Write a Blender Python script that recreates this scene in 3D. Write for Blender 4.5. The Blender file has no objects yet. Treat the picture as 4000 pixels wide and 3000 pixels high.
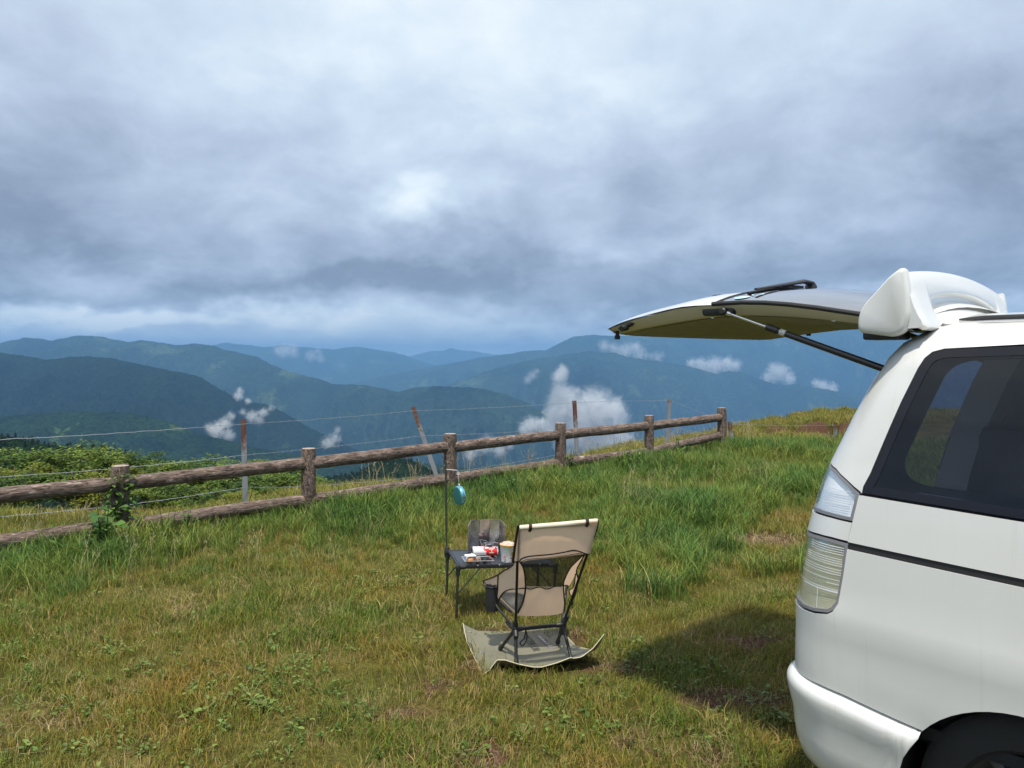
import bpy, bmesh, math, random
import numpy as np
from mathutils import Vector, Matrix, noise as mnoise
from mathutils.geometry import delaunay_2d_cdt
random.seed(7); rng = np.random.default_rng(11)
sc = bpy.context.scene; COL = sc.collection
R = math.radians; PI = math.pi
EYE = 1.71; F = 3000.0; HOR = 1400.0

# ------------------------------------------------------------------ camera, light, sky
cam = bpy.data.cameras.new('camera'); camo = bpy.data.objects.new('camera', cam); COL.objects.link(camo)
camo.location = (0, 0, EYE); camo.rotation_euler = (R(90), 0, 0)
cam.sensor_width = 36; cam.lens = 27.0; cam.shift_y = -0.025
cam.clip_start = 0.05; cam.clip_end = 90000
sc.camera = camo
sc.view_settings.view_transform = 'Standard'; sc.view_settings.look = 'None'
sc.view_settings.gamma = 1; sc.view_settings.exposure = 0.28
cy = sc.cycles
cy.use_denoising = True; cy.max_bounces = 7; cy.diffuse_bounces = 3; cy.glossy_bounces = 3
cy.transparent_max_bounces = 16; cy.transmission_bounces = 4; cy.volume_bounces = 1
cy.use_adaptive_sampling = True; cy.adaptive_threshold = 0.015
cy.caustics_reflective = False; cy.caustics_refractive = False

SUND = Vector((-0.05, -0.345, 1.0)).normalized()
sun = bpy.data.lights.new('sun', 'SUN'); suno = bpy.data.objects.new('sun', sun); COL.objects.link(suno)
sun.energy = 4.2; sun.angle = R(2.2); sun.color = (1, .92, .80)
suno.rotation_euler = SUND.to_track_quat('Z', 'Y').to_euler()

W = bpy.data.worlds.new('World'); sc.world = W; W.use_nodes = True
nt = W.node_tree; nt.nodes.clear()
def N(nt, typ, **kw):
    n = nt.nodes.new(typ)
    for k, v in kw.items():
        if k == 'ins':
            for kk, vv in v.items():
                if isinstance(vv, bpy.types.NodeSocket): nt.links.new(vv, n.inputs[kk])
                else: n.inputs[kk].default_value = vv
        else: setattr(n, k, v)
    return n
def mth(nt, op, a, b=None, c=None, clamp=False):
    n = nt.nodes.new('ShaderNodeMath'); n.operation = op; n.use_clamp = clamp
    for i, v in enumerate((a, b, c)):
        if v is None: continue
        if isinstance(v, bpy.types.NodeSocket): nt.links.new(v, n.inputs[i])
        else: n.inputs[i].default_value = v
    return n.outputs[0]
def ramp(nt, fac, stops, interp='LINEAR'):
    n = nt.nodes.new('ShaderNodeValToRGB'); cr = n.color_ramp; cr.interpolation = interp
    while len(cr.elements) < len(stops): cr.elements.new(0.5)
    for e, (p, c) in zip(cr.elements, stops):
        e.position = p; e.color = (c, c, c, 1) if not hasattr(c, '__len__') else (*c[:3], 1)
    nt.links.new(fac, n.inputs[0]); return n.outputs[0]

geo = N(nt, 'ShaderNodeTexCoord').outputs['Generated']
sep = N(nt, 'ShaderNodeSeparateXYZ', ins={0: geo})
az = mth(nt, 'ARCTAN2', sep.outputs[0], sep.outputs[1])
el = mth(nt, 'ARCSINE', sep.outputs[2])
uv = N(nt, 'ShaderNodeCombineXYZ', ins={0: az, 1: el}).outputs[0]
elw = mth(nt, 'MULTIPLY', mth(nt, 'POWER', mth(nt, 'MAXIMUM', el, 0.0), 0.8), 1.25)
uvn = N(nt, 'ShaderNodeCombineXYZ', ins={0: az, 1: elw, 2: 3.7}).outputs[0]
wn = N(nt, 'ShaderNodeTexNoise', ins={'Vector': uvn, 'Scale': 3.5, 'Detail': 5.0, 'Roughness': .6})
wv = N(nt, 'ShaderNodeVectorMath', operation='SUBTRACT', ins={0: wn.outputs['Color'], 1: (.5, .5, .5)}).outputs[0]
wv2 = N(nt, 'ShaderNodeVectorMath', operation='MULTIPLY', ins={0: wv, 1: (.42, .22, 0)}).outputs[0]
uvw = N(nt, 'ShaderNodeVectorMath', operation='ADD', ins={0: uv, 1: wv2}).outputs[0]
elv = N(nt, 'ShaderNodeSeparateXYZ', ins={0: uvw}).outputs[1]
v = ramp(nt, mth(nt, 'MULTIPLY', elv, 1.6), [(0, .74), (.05, .70), (.085, .58), (.125, .38), (.19, .47), (.27, .54), (.40, .65), (.56, .79), (.70, .87), (1, .88)], 'EASE')
blobs = [(-100, 820, 900, 260, -.15), (0, 250, 700, 330, -.08), (1600, 870, 230, 120, .26), (1560, 800, 520, 260, .12), (1250, 350, 600, 300, .07), (2250, 380, 520, 330, .10),
         (1250, 1120, 800, 50, -.17), (2150, 1010, 420, 110, -.12), (3000, 1100, 800, 120, -.13), (3900, 820, 420, 200, -.15), (200, 1215, 520, 58, .42), (520, 1080, 500, 45, .14),
         (900, 1262, 460, 50, .34), (1900, 1310, 900, 70, .10), (2320, 930, 260, 90, .14), (500, 1060, 600, 70, .12), (300, 950, 500, 60, -.08), (1900, 690, 500, 70, -.06), (3400, 300, 700, 500, -.04), (2950, 900, 500, 60, .08)]
for (px, py, rx, ry, am) in blobs:
    x, y = (px-2000)/F, (HOR-py)/F
    a0 = math.atan(x); e0 = math.atan(y*math.cos(a0)); ca = math.cos(a0)**2
    d = N(nt, 'ShaderNodeVectorMath', operation='SUBTRACT', ins={0: uvw, 1: (a0, e0, 0)}).outputs[0]
    d = N(nt, 'ShaderNodeVectorMath', operation='MULTIPLY', ins={0: d, 1: (F/rx/ca, F/ry, 0)}).outputs[0]
    d = N(nt, 'ShaderNodeVectorMath', operation='LENGTH', ins={0: d}).outputs['Value']
    mr = N(nt, 'ShaderNodeMapRange', interpolation_type='SMOOTHSTEP', ins={0: d, 1: 0.0, 2: 1.6, 3: am, 4: 0.0})
    v = mth(nt, 'ADD', v, mr.outputs[0])
n1 = N(nt, 'ShaderNodeTexNoise', ins={'Vector': uvn, 'Scale': 3.0, 'Detail': 8.0, 'Roughness': .53, 'Distortion': .15}).outputs[0]
n2m = N(nt, 'ShaderNodeVectorMath', operation='MULTIPLY', ins={0: uvn, 1: (1, 1.25, 1)}).outputs[0]
n2 = N(nt, 'ShaderNodeTexNoise', ins={'Vector': n2m, 'Scale': 7.5, 'Detail': 9.0, 'Roughness': .60, 'Distortion': .25}).outputs[0]
low = N(nt, 'ShaderNodeMapRange', ins={0: el, 1: .02, 2: .42, 3: 1.0, 4: .26}).outputs[0]
v = mth(nt, 'ADD', v, mth(nt, 'MULTIPLY', mth(nt, 'SUBTRACT', n1, .5), .54))
v = mth(nt, 'ADD', v, mth(nt, 'MULTIPLY', mth(nt, 'SUBTRACT', n2, .5), low))
ccol = ramp(nt, v, [(0, (.15, .175, .235)), (.28, (.225, .265, .345)), (.48, (.345, .405, .515)), (.66, (.48, .555, .68)), (.82, (.61, .71, .81)), (1, (.84, .91, .95))])
sky = N(nt, 'ShaderNodeTexSky', sky_type='NISHITA', sun_disc=False, sun_elevation=math.asin(SUND.z), sun_rotation=math.atan2(SUND.x, SUND.y))
b1 = N(nt, 'ShaderNodeBackground', ins={0: sky.outputs[0], 1: .10})
b2 = N(nt, 'ShaderNodeBackground', ins={0: ccol, 1: 1.0})
mixs = N(nt, 'ShaderNodeMixShader', ins={0: .90, 1: b1.outputs[0], 2: b2.outputs[0]})
N(nt, 'ShaderNodeOutputWorld', ins={0: mixs.outputs[0]})

# ------------------------------------------------------------------ helpers
def lerp(x, T):
    if x <= T[0][0]: return T[0][1]
    for (a, b), (c, d) in zip(T, T[1:]):
        if x <= c: return b+(d-b)*(x-a)/(c-a)
    return T[-1][1]
def at(px, py, Y): return Vector(((px-2000)/F*Y, Y, EYE-(py-HOR)/F*Y))
def sstep(x, a, b):
    t = np.clip((x-a)/(b-a), 0, 1); return t*t*(3-2*t)

class MB:
    def __init__(s): s.v = []; s.f = []; s.m = []
    def add(s, vs, fs, m=0):
        o = len(s.v); s.v += [tuple(p) for p in vs]; s.f += [tuple(o+i for i in f) for f in fs]; s.m += [m]*len(fs); return s
    def box(s, c, sz, ax=None, m=0, bev=0.0):
        c = Vector(c); X, Y, Z = ax if ax else (Vector((1, 0, 0)), Vector((0, 1, 0)), Vector((0, 0, 1)))
        bm = bmesh.new(); bmesh.ops.create_cube(bm, size=1)
        for q in bm.verts: q.co = Vector((q.co.x*sz[0], q.co.y*sz[1], q.co.z*sz[2]))
        if bev: bmesh.ops.bevel(bm, geom=list(bm.edges), offset=bev, segments=2, affect='EDGES', profile=.5)
        bm.verts.ensure_lookup_table()
        s.add([c+X*q.co.x+Y*q.co.y+Z*q.co.z for q in bm.verts], [[q.index for q in f.verts] for f in bm.faces], m); bm.free(); return s
    def tube(s, pts, r, n=10, m=0, cap=True, flat=1.0):
        pts = [Vector(p) for p in pts]; rs = r if hasattr(r, '__len__') else [r]*len(pts)
        t0 = (pts[1]-pts[0]).normalized(); up = Vector((0, 0, 1)) if abs(t0.z) < .9 else Vector((1, 0, 0))
        u = t0.cross(up).normalized(); vs = []
        for i, p in enumerate(pts):
            t = (pts[min(i+1, len(pts)-1)]-pts[max(i-1, 0)]).normalized()
            u = (u-t*u.dot(t)).normalized(); w = t.cross(u)
            for k in range(n):
                a = 2*PI*k/n; vs.append(p+(u*math.cos(a)+w*math.sin(a)*flat)*rs[i])
        fs = [(i*n+k, i*n+(k+1) % n, (i+1)*n+(k+1) % n, (i+1)*n+k) for i in range(len(pts)-1) for k in range(n)]
        if cap: fs += [tuple(range(n))[::-1], tuple((len(pts)-1)*n+k for k in range(n))]
        return s.add(vs, fs, m)
    def lathe(s, prof, c=(0, 0, 0), ax=None, n=28, m=0, capb=True, capt=True):
        c = Vector(c); X, Y, Z = ax if ax else (Vector((1, 0, 0)), Vector((0, 1, 0)), Vector((0, 0, 1)))
        vs = [c+Z*z+(X*math.cos(2*PI*k/n)+Y*math.sin(2*PI*k/n))*r for r, z in prof for k in range(n)]
        fs = [(i*n+k, i*n+(k+1) % n, (i+1)*n+(k+1) % n, (i+1)*n+k) for i in range(len(prof)-1) for k in range(n)]
        if capb: fs.append(tuple(range(n))[::-1])
        if capt: fs.append(tuple((len(prof)-1)*n+k for k in range(n)))
        return s.add(vs, fs, m)
    def grid(s, f, us, vs_, m=0, flip=False):
        nu, nv = len(us), len(vs_)
        P = [f(u, w) for u in us for w in vs_]
        fs = [(i*nv+j, (i+1)*nv+j, (i+1)*nv+j+1, i*nv+j+1) for i in range(nu-1) for j in range(nv-1)]
        if flip: fs = [q[::-1] for q in fs]
        return s.add(P, fs, m)

def root_of(o):
    while o.parent: o = o.parent
    return o
def obj(name, mb, mats, parent=None, local=False, smooth=True, ang=35):
    me = bpy.data.meshes.new(name)
    vs = mb.v
    if parent is not None and not local:
        l = root_of(parent).location; vs = [(p[0]-l.x, p[1]-l.y, p[2]-l.z) for p in vs]
    me.from_pydata([tuple(p) for p in vs], [], mb.f)
    if not isinstance(mats, (list, tuple)): mats = [mats]
    for q in mats: me.materials.append(q)
    me.polygons.foreach_set('material_index', mb.m)
    if smooth:
        me.polygons.foreach_set('use_smooth', [True]*len(me.polygons))
        me.set_sharp_from_angle(angle=R(ang))
    me.update()
    o = bpy.data.objects.new(name, me); COL.objects.link(o)
    if parent is not None: o.parent = parent
    return o
def np_obj(name, V, Fc, mat, parent=None, attrs=None, smooth=False):
    me = bpy.data.meshes.new(name); nv = len(V); nf = len(Fc); k = Fc.shape[1]
    me.vertices.add(nv); me.vertices.foreach_set('co', V.astype(np.float32).ravel())
    me.loops.add(nf*k); me.loops.foreach_set('vertex_index', Fc.astype(np.int32).ravel())
    me.polygons.add(nf); me.polygons.foreach_set('loop_start', np.arange(0, nf*k, k, dtype=np.int32))
    me.polygons.foreach_set('loop_total', np.full(nf, k, dtype=np.int32))
    me.update(calc_edges=True); me.validate()
    if smooth: me.polygons.foreach_set('use_smooth', [True]*nf)
    for nm, arr in (attrs or {}).items():
        a = me.attributes.new(nm, 'FLOAT', 'POINT'); a.data.foreach_set('value', arr.astype(np.float32))
    if mat: me.materials.append(mat)
    o = bpy.data.objects.new(name, me)
    if parent != 'nolink':
        COL.objects.link(o)
        if parent is not None: o.parent = parent
    return o
def tag(o, label=None, cat=None, group=None, kind=None):
    if label: o['label'] = label
    if cat: o['category'] = cat
    if group: o['group'] = group
    if kind: o['kind'] = kind
    return o
def empty(name, loc, rz=0):
    o = bpy.data.objects.new(name, None); COL.objects.link(o); o.location = loc; o.rotation_euler = (0, 0, rz)
    o.empty_display_size = .1; return o

def mat(name, col, rough=.6, metal=0.0, var=0.0, vscale=20, bump=0.0, bscale=60, spec=.5, coat=0.0, trans=0.0, alpha=1.0, col2=None, sub=0.0):
    m = bpy.data.materials.new(name); m.use_nodes = True; nt = m.node_tree; b = nt.nodes['Principled BSDF']
    b.inputs['Base Color'].default_value = (*col, 1); b.inputs['Roughness'].default_value = rough; b.inputs['Metallic'].default_value = metal
    b.inputs['Specular IOR Level'].default_value = spec; b.inputs['Coat Weight'].default_value = coat
    b.inputs['Transmission Weight'].default_value = trans; b.inputs['Alpha'].default_value = alpha
    tc = N(nt, 'ShaderNodeTexCoord').outputs['Object']
    if var or col2:
        n = N(nt, 'ShaderNodeTexNoise', ins={'Vector': tc, 'Scale': vscale, 'Detail': 6.0, 'Roughness': .6}).outputs[0]
        c2 = col2 or tuple(max(0, c*(1-var)) for c in col)
        r = ramp(nt, n, [(.35, c2), (.65, tuple(min(1, c*(1+var*.5)) for c in col))])
        nt.links.new(r, b.inputs['Base Color'])
    if bump:
        n = N(nt, 'ShaderNodeTexNoise', ins={'Vector': tc, 'Scale': bscale, 'Detail': 5.0}).outputs[0]
        bp = N(nt, 'ShaderNodeBump', ins={'Height': n, 'Strength': bump, 'Distance': .01})
        nt.links.new(bp.outputs[0], b.inputs['Normal'])
    return m

# ------------------------------------------------------------------ terrain
TYC = [(-900, 2110), (0, 2050), (600, 2042), (900, 2010), (1200, 1940), (1450, 1918), (1700, 1892), (2000, 1852), (2200, 1808), (2400, 1760), (2600, 1720), (2800, 1692), (2900, 1668), (3000, 1642), (3130, 1622), (3300, 1602), (3700, 1606), (4200, 1625), (5200, 1660)]
TD = [(-900, 7.6), (0, 8.2), (600, 8.5), (900, 9.2), (1200, 10.2), (1700, 12.), (2000, 13.6), (2400, 17), (2800, 20), (3000, 22), (3300, 24), (4200, 27), (5200, 30)]
FX0, FY0, FA, FB = -.51*7.2, 7.2, .2015*7.2, .1643*7.2
def H(X, Y):
    X = np.asarray(X, float); Y = np.asarray(Y, float)
    px = np.clip(2000+F*X/np.maximum(Y, 1.0), -900, 5200)
    yc = np.interp(px, *zip(*TYC)); D = np.interp(px, *zip(*TD))
    Hc = EYE-D*(yc-HOR)/F
    Yf = 8.0
    base = -.02+.024*np.maximum(0, Y-7.2)-.02*np.maximum(0, 5-px/200)*0
    base = np.where(Y < 7.2, -.02*sstep(Y, 5, 7.2), base)
    uu = (px-2000)/F; fi = (uu*FY0-FX0)/np.maximum(FA-uu*FB, .3); Yf = np.clip(FY0+fi*FB, 5.5, 13.0)+.2
    k = sstep(Y, Yf, D)
    z = base*(1-k)+Hc*k
    # cut bank in the right hand mound
    m = sstep(px, 2930, 3010)*(1-sstep(px, 3330, 3500))
    wy = .55*np.sin(px*.045)+.35*np.sin(px*.11+1); dip = sstep(Y, 13.5, 17.0)*(1-sstep(Y, 17.9+wy, 18.4+wy)); z = z+m*.06*np.sin(px*.05+2)*np.sin(px*.019)*sstep(Y, 16, 18.5)
    z = z-.30*m*dip*(.62+.38*np.sin(px*.034+1.0)*np.sin(px*.013))
    over = np.maximum(0, Y-D)
    z = z-np.where(over < 3, .11*over**2, .11*9+.66*(over-3))
    z = z+.015*np.sin(X*1.9+Y*.7)*np.cos(Y*1.3-X*.4)+.008*np.sin(X*5.1)*np.sin(Y*4.3)
    return z
def h1(x, y): return float(H(x, y))

def grass_color_nodes(nt, pos):
    n1 = N(nt, 'ShaderNodeTexNoise', ins={'Vector': pos, 'Scale': .9, 'Detail': 4.0, 'Roughness': .6}).outputs[0]
    n2 = N(nt, 'ShaderNodeTexNoise', ins={'Vector': pos, 'Scale': 2.6, 'Detail': 5.0, 'Roughness': .65}).outputs[0]
    return n1, n2
def ground_mat():
    m = bpy.data.materials.new('soil_and_turf'); m.use_nodes = True; nt = m.node_tree; b = nt.nodes['Principled BSDF']
    pos = N(nt, 'ShaderNodeNewGeometry').outputs['Position']
    n1, n2 = grass_color_nodes(nt, pos)
    c = ramp(nt, n2, [(.3, (.055, .050, .016)), (.5, (.095, .09, .022)), (.7, (.15, .12, .038))])
    n3 = N(nt, 'ShaderNodeTexNoise', ins={'Vector': pos, 'Scale': 45.0, 'Detail': 4.0}).outputs[0]
    c2 = N(nt, 'ShaderNodeMix', data_type='RGBA', blend_type='MULTIPLY', ins={0: .8, 6: c}); nt.links.new(ramp(nt, n3, [(.3, .45), (.7, 1.3)]), c2.inputs[7])
    a = N(nt, 'ShaderNodeAttribute', attribute_name='soil').outputs['Fac']
    soil = ramp(nt, n3, [(.3, (.050, .024, .016)), (.7, (.12, .068, .044))])
    mx = N(nt, 'ShaderNodeMix', data_type='RGBA', ins={0: a, 6: c2.outputs[2], 7: soil})
    nt.links.new(mx.outputs[2], b.inputs['Base Color']); b.inputs['Roughness'].default_value = .95; b.inputs['Specular IOR Level'].default_value = .1
    bp = N(nt, 'ShaderNodeBump', ins={'Height': n3, 'Strength': .8, 'Distance': .03}); nt.links.new(bp.outputs[0], b.inputs['Normal'])
    return m
# bare earth patches: x, y, rx, ry
def gp(px, py): Y = EYE*F/(py-HOR); return ((px-2000)/F*Y, Y)
BARE = []
for px, py, rx, ry in [(1860, 2955, .17, .12), (2890, 2505, .22, .12), (2860, 2735, .26, .12), (2430, 2610, .16, .10), (1560, 2795, .10, .07), (2460, 2905, .09, .07), (3040, 2112, .36, .2),
                       (2960, 2100, .2, .15), (1950, 2470, .16, .10), (2260, 2480, .06, .2), (1840, 2600, .05, .25), (2750, 2960, .12, .06), (1690, 2690, .08, .1), (3080, 2180, .3, .10), (720, 2390, .1, .05)]:
    x, y = gp(px, py); BARE.append((x, y, rx*1.25, ry*1.2))
def bare(X, Y):
    b = np.zeros_like(X)
    for x, y, rx, ry in BARE:
        d = np.sqrt(((X-x)/rx)**2+((Y-y)/ry)**2)+.35*np.sin(X*31+x*9)*np.sin(Y*27)
        b = np.maximum(b, 1-sstep(d, .6, 1.15))
    px = 2000+F*X/np.maximum(Y, 1)
    bank = sstep(px, 2960, 3030)*(1-sstep(px, 3340, 3420))*sstep(Y, 15.9+.7*np.sin(px*.021)+.5*np.sin(px*.057+1), 17.6)*(1-sstep(Y, 18.5+.3*np.sin(px*.05), 18.9))
    bank = bank*sstep(.75+.45*np.sin(X*2.1+Y)+.3*np.sin(X*5.3+1), .1, .6)
    return np.maximum(b, bank)
def build_ground():
    xs = np.concatenate([np.linspace(-60, -11, 40)[:-1], np.linspace(-11, 13, 241), np.linspace(13, 80, 50)[1:]])
    ys = np.concatenate([np.linspace(-30, 0, 20)[:-1], np.linspace(0, 27, 301), np.linspace(27, 160, 70)[1:]])
    XX, YY = np.meshgrid(xs, ys, indexing='ij'); Z = H(XX, YY)
    V = np.stack([XX.ravel(), YY.ravel(), Z.ravel()], 1); nx, ny = len(xs), len(ys)
    i, j = np.meshgrid(np.arange(nx-1), np.arange(ny-1), indexing='ij'); a = (i*ny+j).ravel()
    Fc = np.stack([a, a+ny, a+ny+1, a+1], 1)
    o = np_obj('ground', V, Fc, ground_mat(), attrs={'soil': bare(V[:, 0], V[:, 1])}, smooth=True)
    return tag(o, kind='structure')
build_ground()

# ------------------------------------------------------------------ grass
def foliage_mat(name, cols, dry=(.34, .26, .12), dryamt=(.55, .75), transl=.25, rough=.6, sc_=(.9, 2.6)):
    m = bpy.data.materials.new(name); m.use_nodes = True; nt = m.node_tree; b = nt.nodes['Principled BSDF']; out = nt.nodes['Material Output']
    pos = N(nt, 'ShaderNodeNewGeometry').outputs['Position']
    n1 = N(nt, 'ShaderNodeTexNoise', ins={'Vector': pos, 'Scale': sc_[0], 'Detail': 4.0, 'Roughness': .6}).outputs[0]
    n2 = N(nt, 'ShaderNodeTexNoise', ins={'Vector': pos, 'Scale': sc_[1], 'Detail': 5.0, 'Roughness': .65}).outputs[0]
    rnd = N(nt, 'ShaderNodeAttribute', attribute_name='rnd').outputs['Fac']
    f = mth(nt, 'ADD', n1, mth(nt, 'MULTIPLY', mth(nt, 'SUBTRACT', rnd, .5), .35))
    c = ramp(nt, f, [(.34, cols[0]), (.5, cols[1]), (.64, cols[2])])
    d = mth(nt, 'ADD', n2, mth(nt, 'MULTIPLY', mth(nt, 'SUBTRACT', rnd, .5), .5))
    dm = N(nt, 'ShaderNodeMapRange', ins={0: d, 1: dryamt[0], 2: dryamt[1], 3: 0.0, 4: .9}).outputs[0]
    mx0 = N(nt, 'ShaderNodeMix', data_type='RGBA', ins={0: dm, 6: c, 7: (*dry, 1)})
    rr_ = mth(nt, 'FRACT', mth(nt, 'MULTIPLY', rnd, 7.31)); mx = N(nt, 'ShaderNodeMix', data_type='RGBA', blend_type='MULTIPLY', ins={0: 1.0, 6: mx0.outputs[2]}); nt.links.new(ramp(nt, rr_, [(0, .62), (1, 1.40)]), mx.inputs[7])
    nt.links.new(mx.outputs[2], b.inputs['Base Color']); b.inputs['Roughness'].default_value = rough; b.inputs['Specular IOR Level'].default_value = .25
    t = N(nt, 'ShaderNodeBsdfTranslucent'); nt.links.new(mx.outputs[2], t.inputs[0])
    ms = N(nt, 'ShaderNodeMixShader', ins={0: transl, 1: b.outputs[0], 2: t.outputs[0]}); nt.links.new(ms.outputs[0], out.inputs[0])
    return m
M_SHORT = foliage_mat('short_turf', [(.095, .170, .022), (.19, .200, .024), (.28, .180, .036)], dryamt=(.53, .76))
M_TALL = foliage_mat('tall_meadow', [(.075, .160, .038), (.13, .225, .038), (.22, .245, .045)], dryamt=(.66, .94), transl=.3)
M_FAR = foliage_mat('hill_meadow', [(.14, .17, .025), (.20, .20, .03), (.27, .22, .05)], dryamt=(.56, .8))
M_LEAF = foliage_mat('broad_leaf', [(.08, .14, .028), (.125, .19, .04), (.17, .22, .055)], dryamt=(.85, 1.1), rough=.45)
M_SEED = mat('dry_stalk', (.42, .34, .20), .8, var=.3)

protos = {}
def blades(name, n, rad, hmin, hmax, w, lean, m, segs=2, curl=1.0):
    V = []; Fc = []; rn = []
    for i in range(n):
        a = random.uniform(0, 2*PI); r = rad*math.sqrt(random.random()); bx, by = r*math.cos(a), r*math.sin(a)
        hh = random.uniform(hmin, hmax); d = random.uniform(0, 2*PI); ln = random.uniform(.1, 1)*lean*hh; wd = w*random.uniform(.6, 1.2)
        dx, dy = math.cos(d), math.sin(d); sx, sy = -dy*wd/2, dx*wd/2; o = len(V); rr = random.random()
        for k in range(segs):
            t = k/segs; cx = bx+dx*ln*(t**(1+curl)); cyy = by+dy*ln*(t**(1+curl)); z = hh*(t-.25*curl*t*t*min(1, lean))-(.015 if k == 0 else 0); q = 1-.35*t
            V += [(cx-sx*q, cyy-sy*q, z), (cx+sx*q, cyy+sy*q, z)]
        V.append((bx+dx*ln, by+dy*ln, hh*(1-.25*curl*min(1, lean)))); rn += [rr]*(2*segs+1)
        for k in range(segs-1): Fc += [(o+2*k, o+2*k+1, o+2*k+3), (o+2*k, o+2*k+3, o+2*k+2)]
        Fc.append((o+2*segs-2, o+2*segs-1, o+2*segs))
    return np_obj(name, np.array(V), np.array(Fc), m, 'nolink', {'rnd': np.array(rn)})
def leaves(name, n, rad, l, w, hmin, hmax, m, stalk=False):
    V = []; Fc = []; rn = []
    for i in range(n):
        a = random.uniform(0, 2*PI); r = rad*random.uniform(.2, 1); L = l*random.uniform(.6, 1.2); Wd = w*random.uniform(.7, 1.2); z0 = random.uniform(hmin, hmax); tilt = random.uniform(-.1, .55)
        u = Vector((math.cos(a), math.sin(a), tilt)).normalized(); s = Vector((-math.sin(a), math.cos(a), random.uniform(-.25, .25))); nn = u.cross(s)
        b = Vector((r*math.cos(a), r*math.sin(a), z0)); o = len(V); prof = [(0, .12), (.2, .75), (.5, 1), (.8, .72), (1, .05)]
        for t, q in prof:
            for sd in (-1, 0, 1): V.append(b+u*L*t+s*Wd/2*q*sd+nn*(-.12*Wd*(sd*sd)*-1)-Vector((0, 0, .35*L*t*t)))
        rn += [random.random()]*15
        for k in range(4):
            for j in range(2):
                p = o+3*k+j; Fc += [(p, p+1, p+4), (p, p+4, p+3)]
        if stalk:
            o = len(V); V += [Vector((0, 0, -.01)), Vector((.004, 0, -.01)), b+s*.002, b-s*.002]; rn += [.5]*4; Fc += [(o, o+1, o+2), (o, o+2, o+3)]
    return np_obj(name, np.array([tuple(p) for p in V]), np.array(Fc), m, 'nolink', {'rnd': np.array(rn)})
def seedstalk(name, n, rad, h, m):
    V = []; Fc = []; rn = []
    for i in range(n):
        a = random.uniform(0, 2*PI); r = rad*random.random(); b = Vector((r*math.cos(a), r*math.sin(a), 0)); d = Vector((math.cos(a*3+1), math.sin(a*3+1), 0)); hh = h*random.uniform(.6, 1.1); ln = random.uniform(.1, .35)*hh
        pts = [b+d*ln*t*t+Vector((0, 0, hh*t*(1-.08*t))) for t in (0, .35, .7, 1)]; o = len(V)
        for p in pts: V += [p-d.cross(Vector((0, 0, 1)))*.0012, p+d.cross(Vector((0, 0, 1)))*.0012]
        for k in range(3): Fc += [(o+2*k, o+2*k+1, o+2*k+3), (o+2*k, o+2*k+3, o+2*k+2)]
        rn += [.5]*8
        for q in range(12):
            t = .72+.28*q/12; p = b+d*ln*t*t+Vector((0, 0, hh*t*(1-.08*t))); s = Vector((random.uniform(-1, 1), random.uniform(-1, 1), random.uniform(.3, 1.2))).normalized()*.022*(1.25-t)*3
            w = Vector((random.uniform(-1, 1), random.uniform(-1, 1), random.uniform(-1, 1))).normalized()*.0025; o = len(V); V += [p-w, p+w, p+s]; Fc.append((o, o+1, o+2)); rn += [.5]*3
    return np_obj(name, np.array([tuple(p) for p in V]), np.array(Fc), m, 'nolink', {'rnd': np.array(rn)})

def scatter(name, P, plist, scl, label, cat, tilt=.15, mats=None):
    """one 'stuff' object: points carrying an instance index, a rotation and a size"""
    n = len(P); me = bpy.data.meshes.new(name); me.vertices.add(n); me.vertices.foreach_set('co', P.astype(np.float32).ravel()); me.update()
    a = me.attributes.new('idx', 'INT', 'POINT'); a.data.foreach_set('value', rng.integers(0, len(plist), n).astype(np.int32))
    rot = np.stack([rng.normal(0, tilt, n), rng.normal(0, tilt, n), rng.uniform(0, 6.283, n)], 1)
    a = me.attributes.new('rot', 'FLOAT_VECTOR', 'POINT'); a.data.foreach_set('vector', rot.astype(np.float32).ravel())
    a = me.attributes.new('scl', 'FLOAT', 'POINT'); a.data.foreach_set('value', scl.astype(np.float32))
    o = bpy.data.objects.new(name, me); COL.objects.link(o)
    c = bpy.data.collections.new(name+'_kinds')
    for i, p in enumerate(plist): p.name = '%s_kind_%02d' % (name, i); c.objects.link(p)
    g = bpy.data.node_groups.new(name, 'GeometryNodeTree')
    g.interface.new_socket('Geometry', in_out='INPUT', socket_type='NodeSocketGeometry'); g.interface.new_socket('Geometry', in_out='OUTPUT', socket_type='NodeSocketGeometry')
    gi = g.nodes.new('NodeGroupInput'); go = g.nodes.new('NodeGroupOutput')
    ci = g.nodes.new('GeometryNodeCollectionInfo'); ci.inputs[0].default_value = c; ci.inputs['Separate Children'].default_value = True; ci.inputs['Reset Children'].default_value = True
    ip = g.nodes.new('GeometryNodeInstanceOnPoints'); ip.inputs['Pick Instance'].default_value = True
    def na(t, nm):
        q = g.nodes.new('GeometryNodeInputNamedAttribute'); q.data_type = t; q.inputs[0].default_value = nm; return q.outputs[0]
    L = g.links.new
    L(gi.outputs[0], ip.inputs['Points']); L(ci.outputs[0], ip.inputs['Instance']); L(na('INT', 'idx'), ip.inputs['Instance Index'])
    L(na('FLOAT_VECTOR', 'rot'), ip.inputs['Rotation']); L(na('FLOAT', 'scl'), ip.inputs['Scale']); L(ip.outputs[0], go.inputs[0])
    md = o.modifiers.new('instances', 'NODES'); md.node_group = g
    return tag(o, label, cat, kind='stuff')

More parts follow.
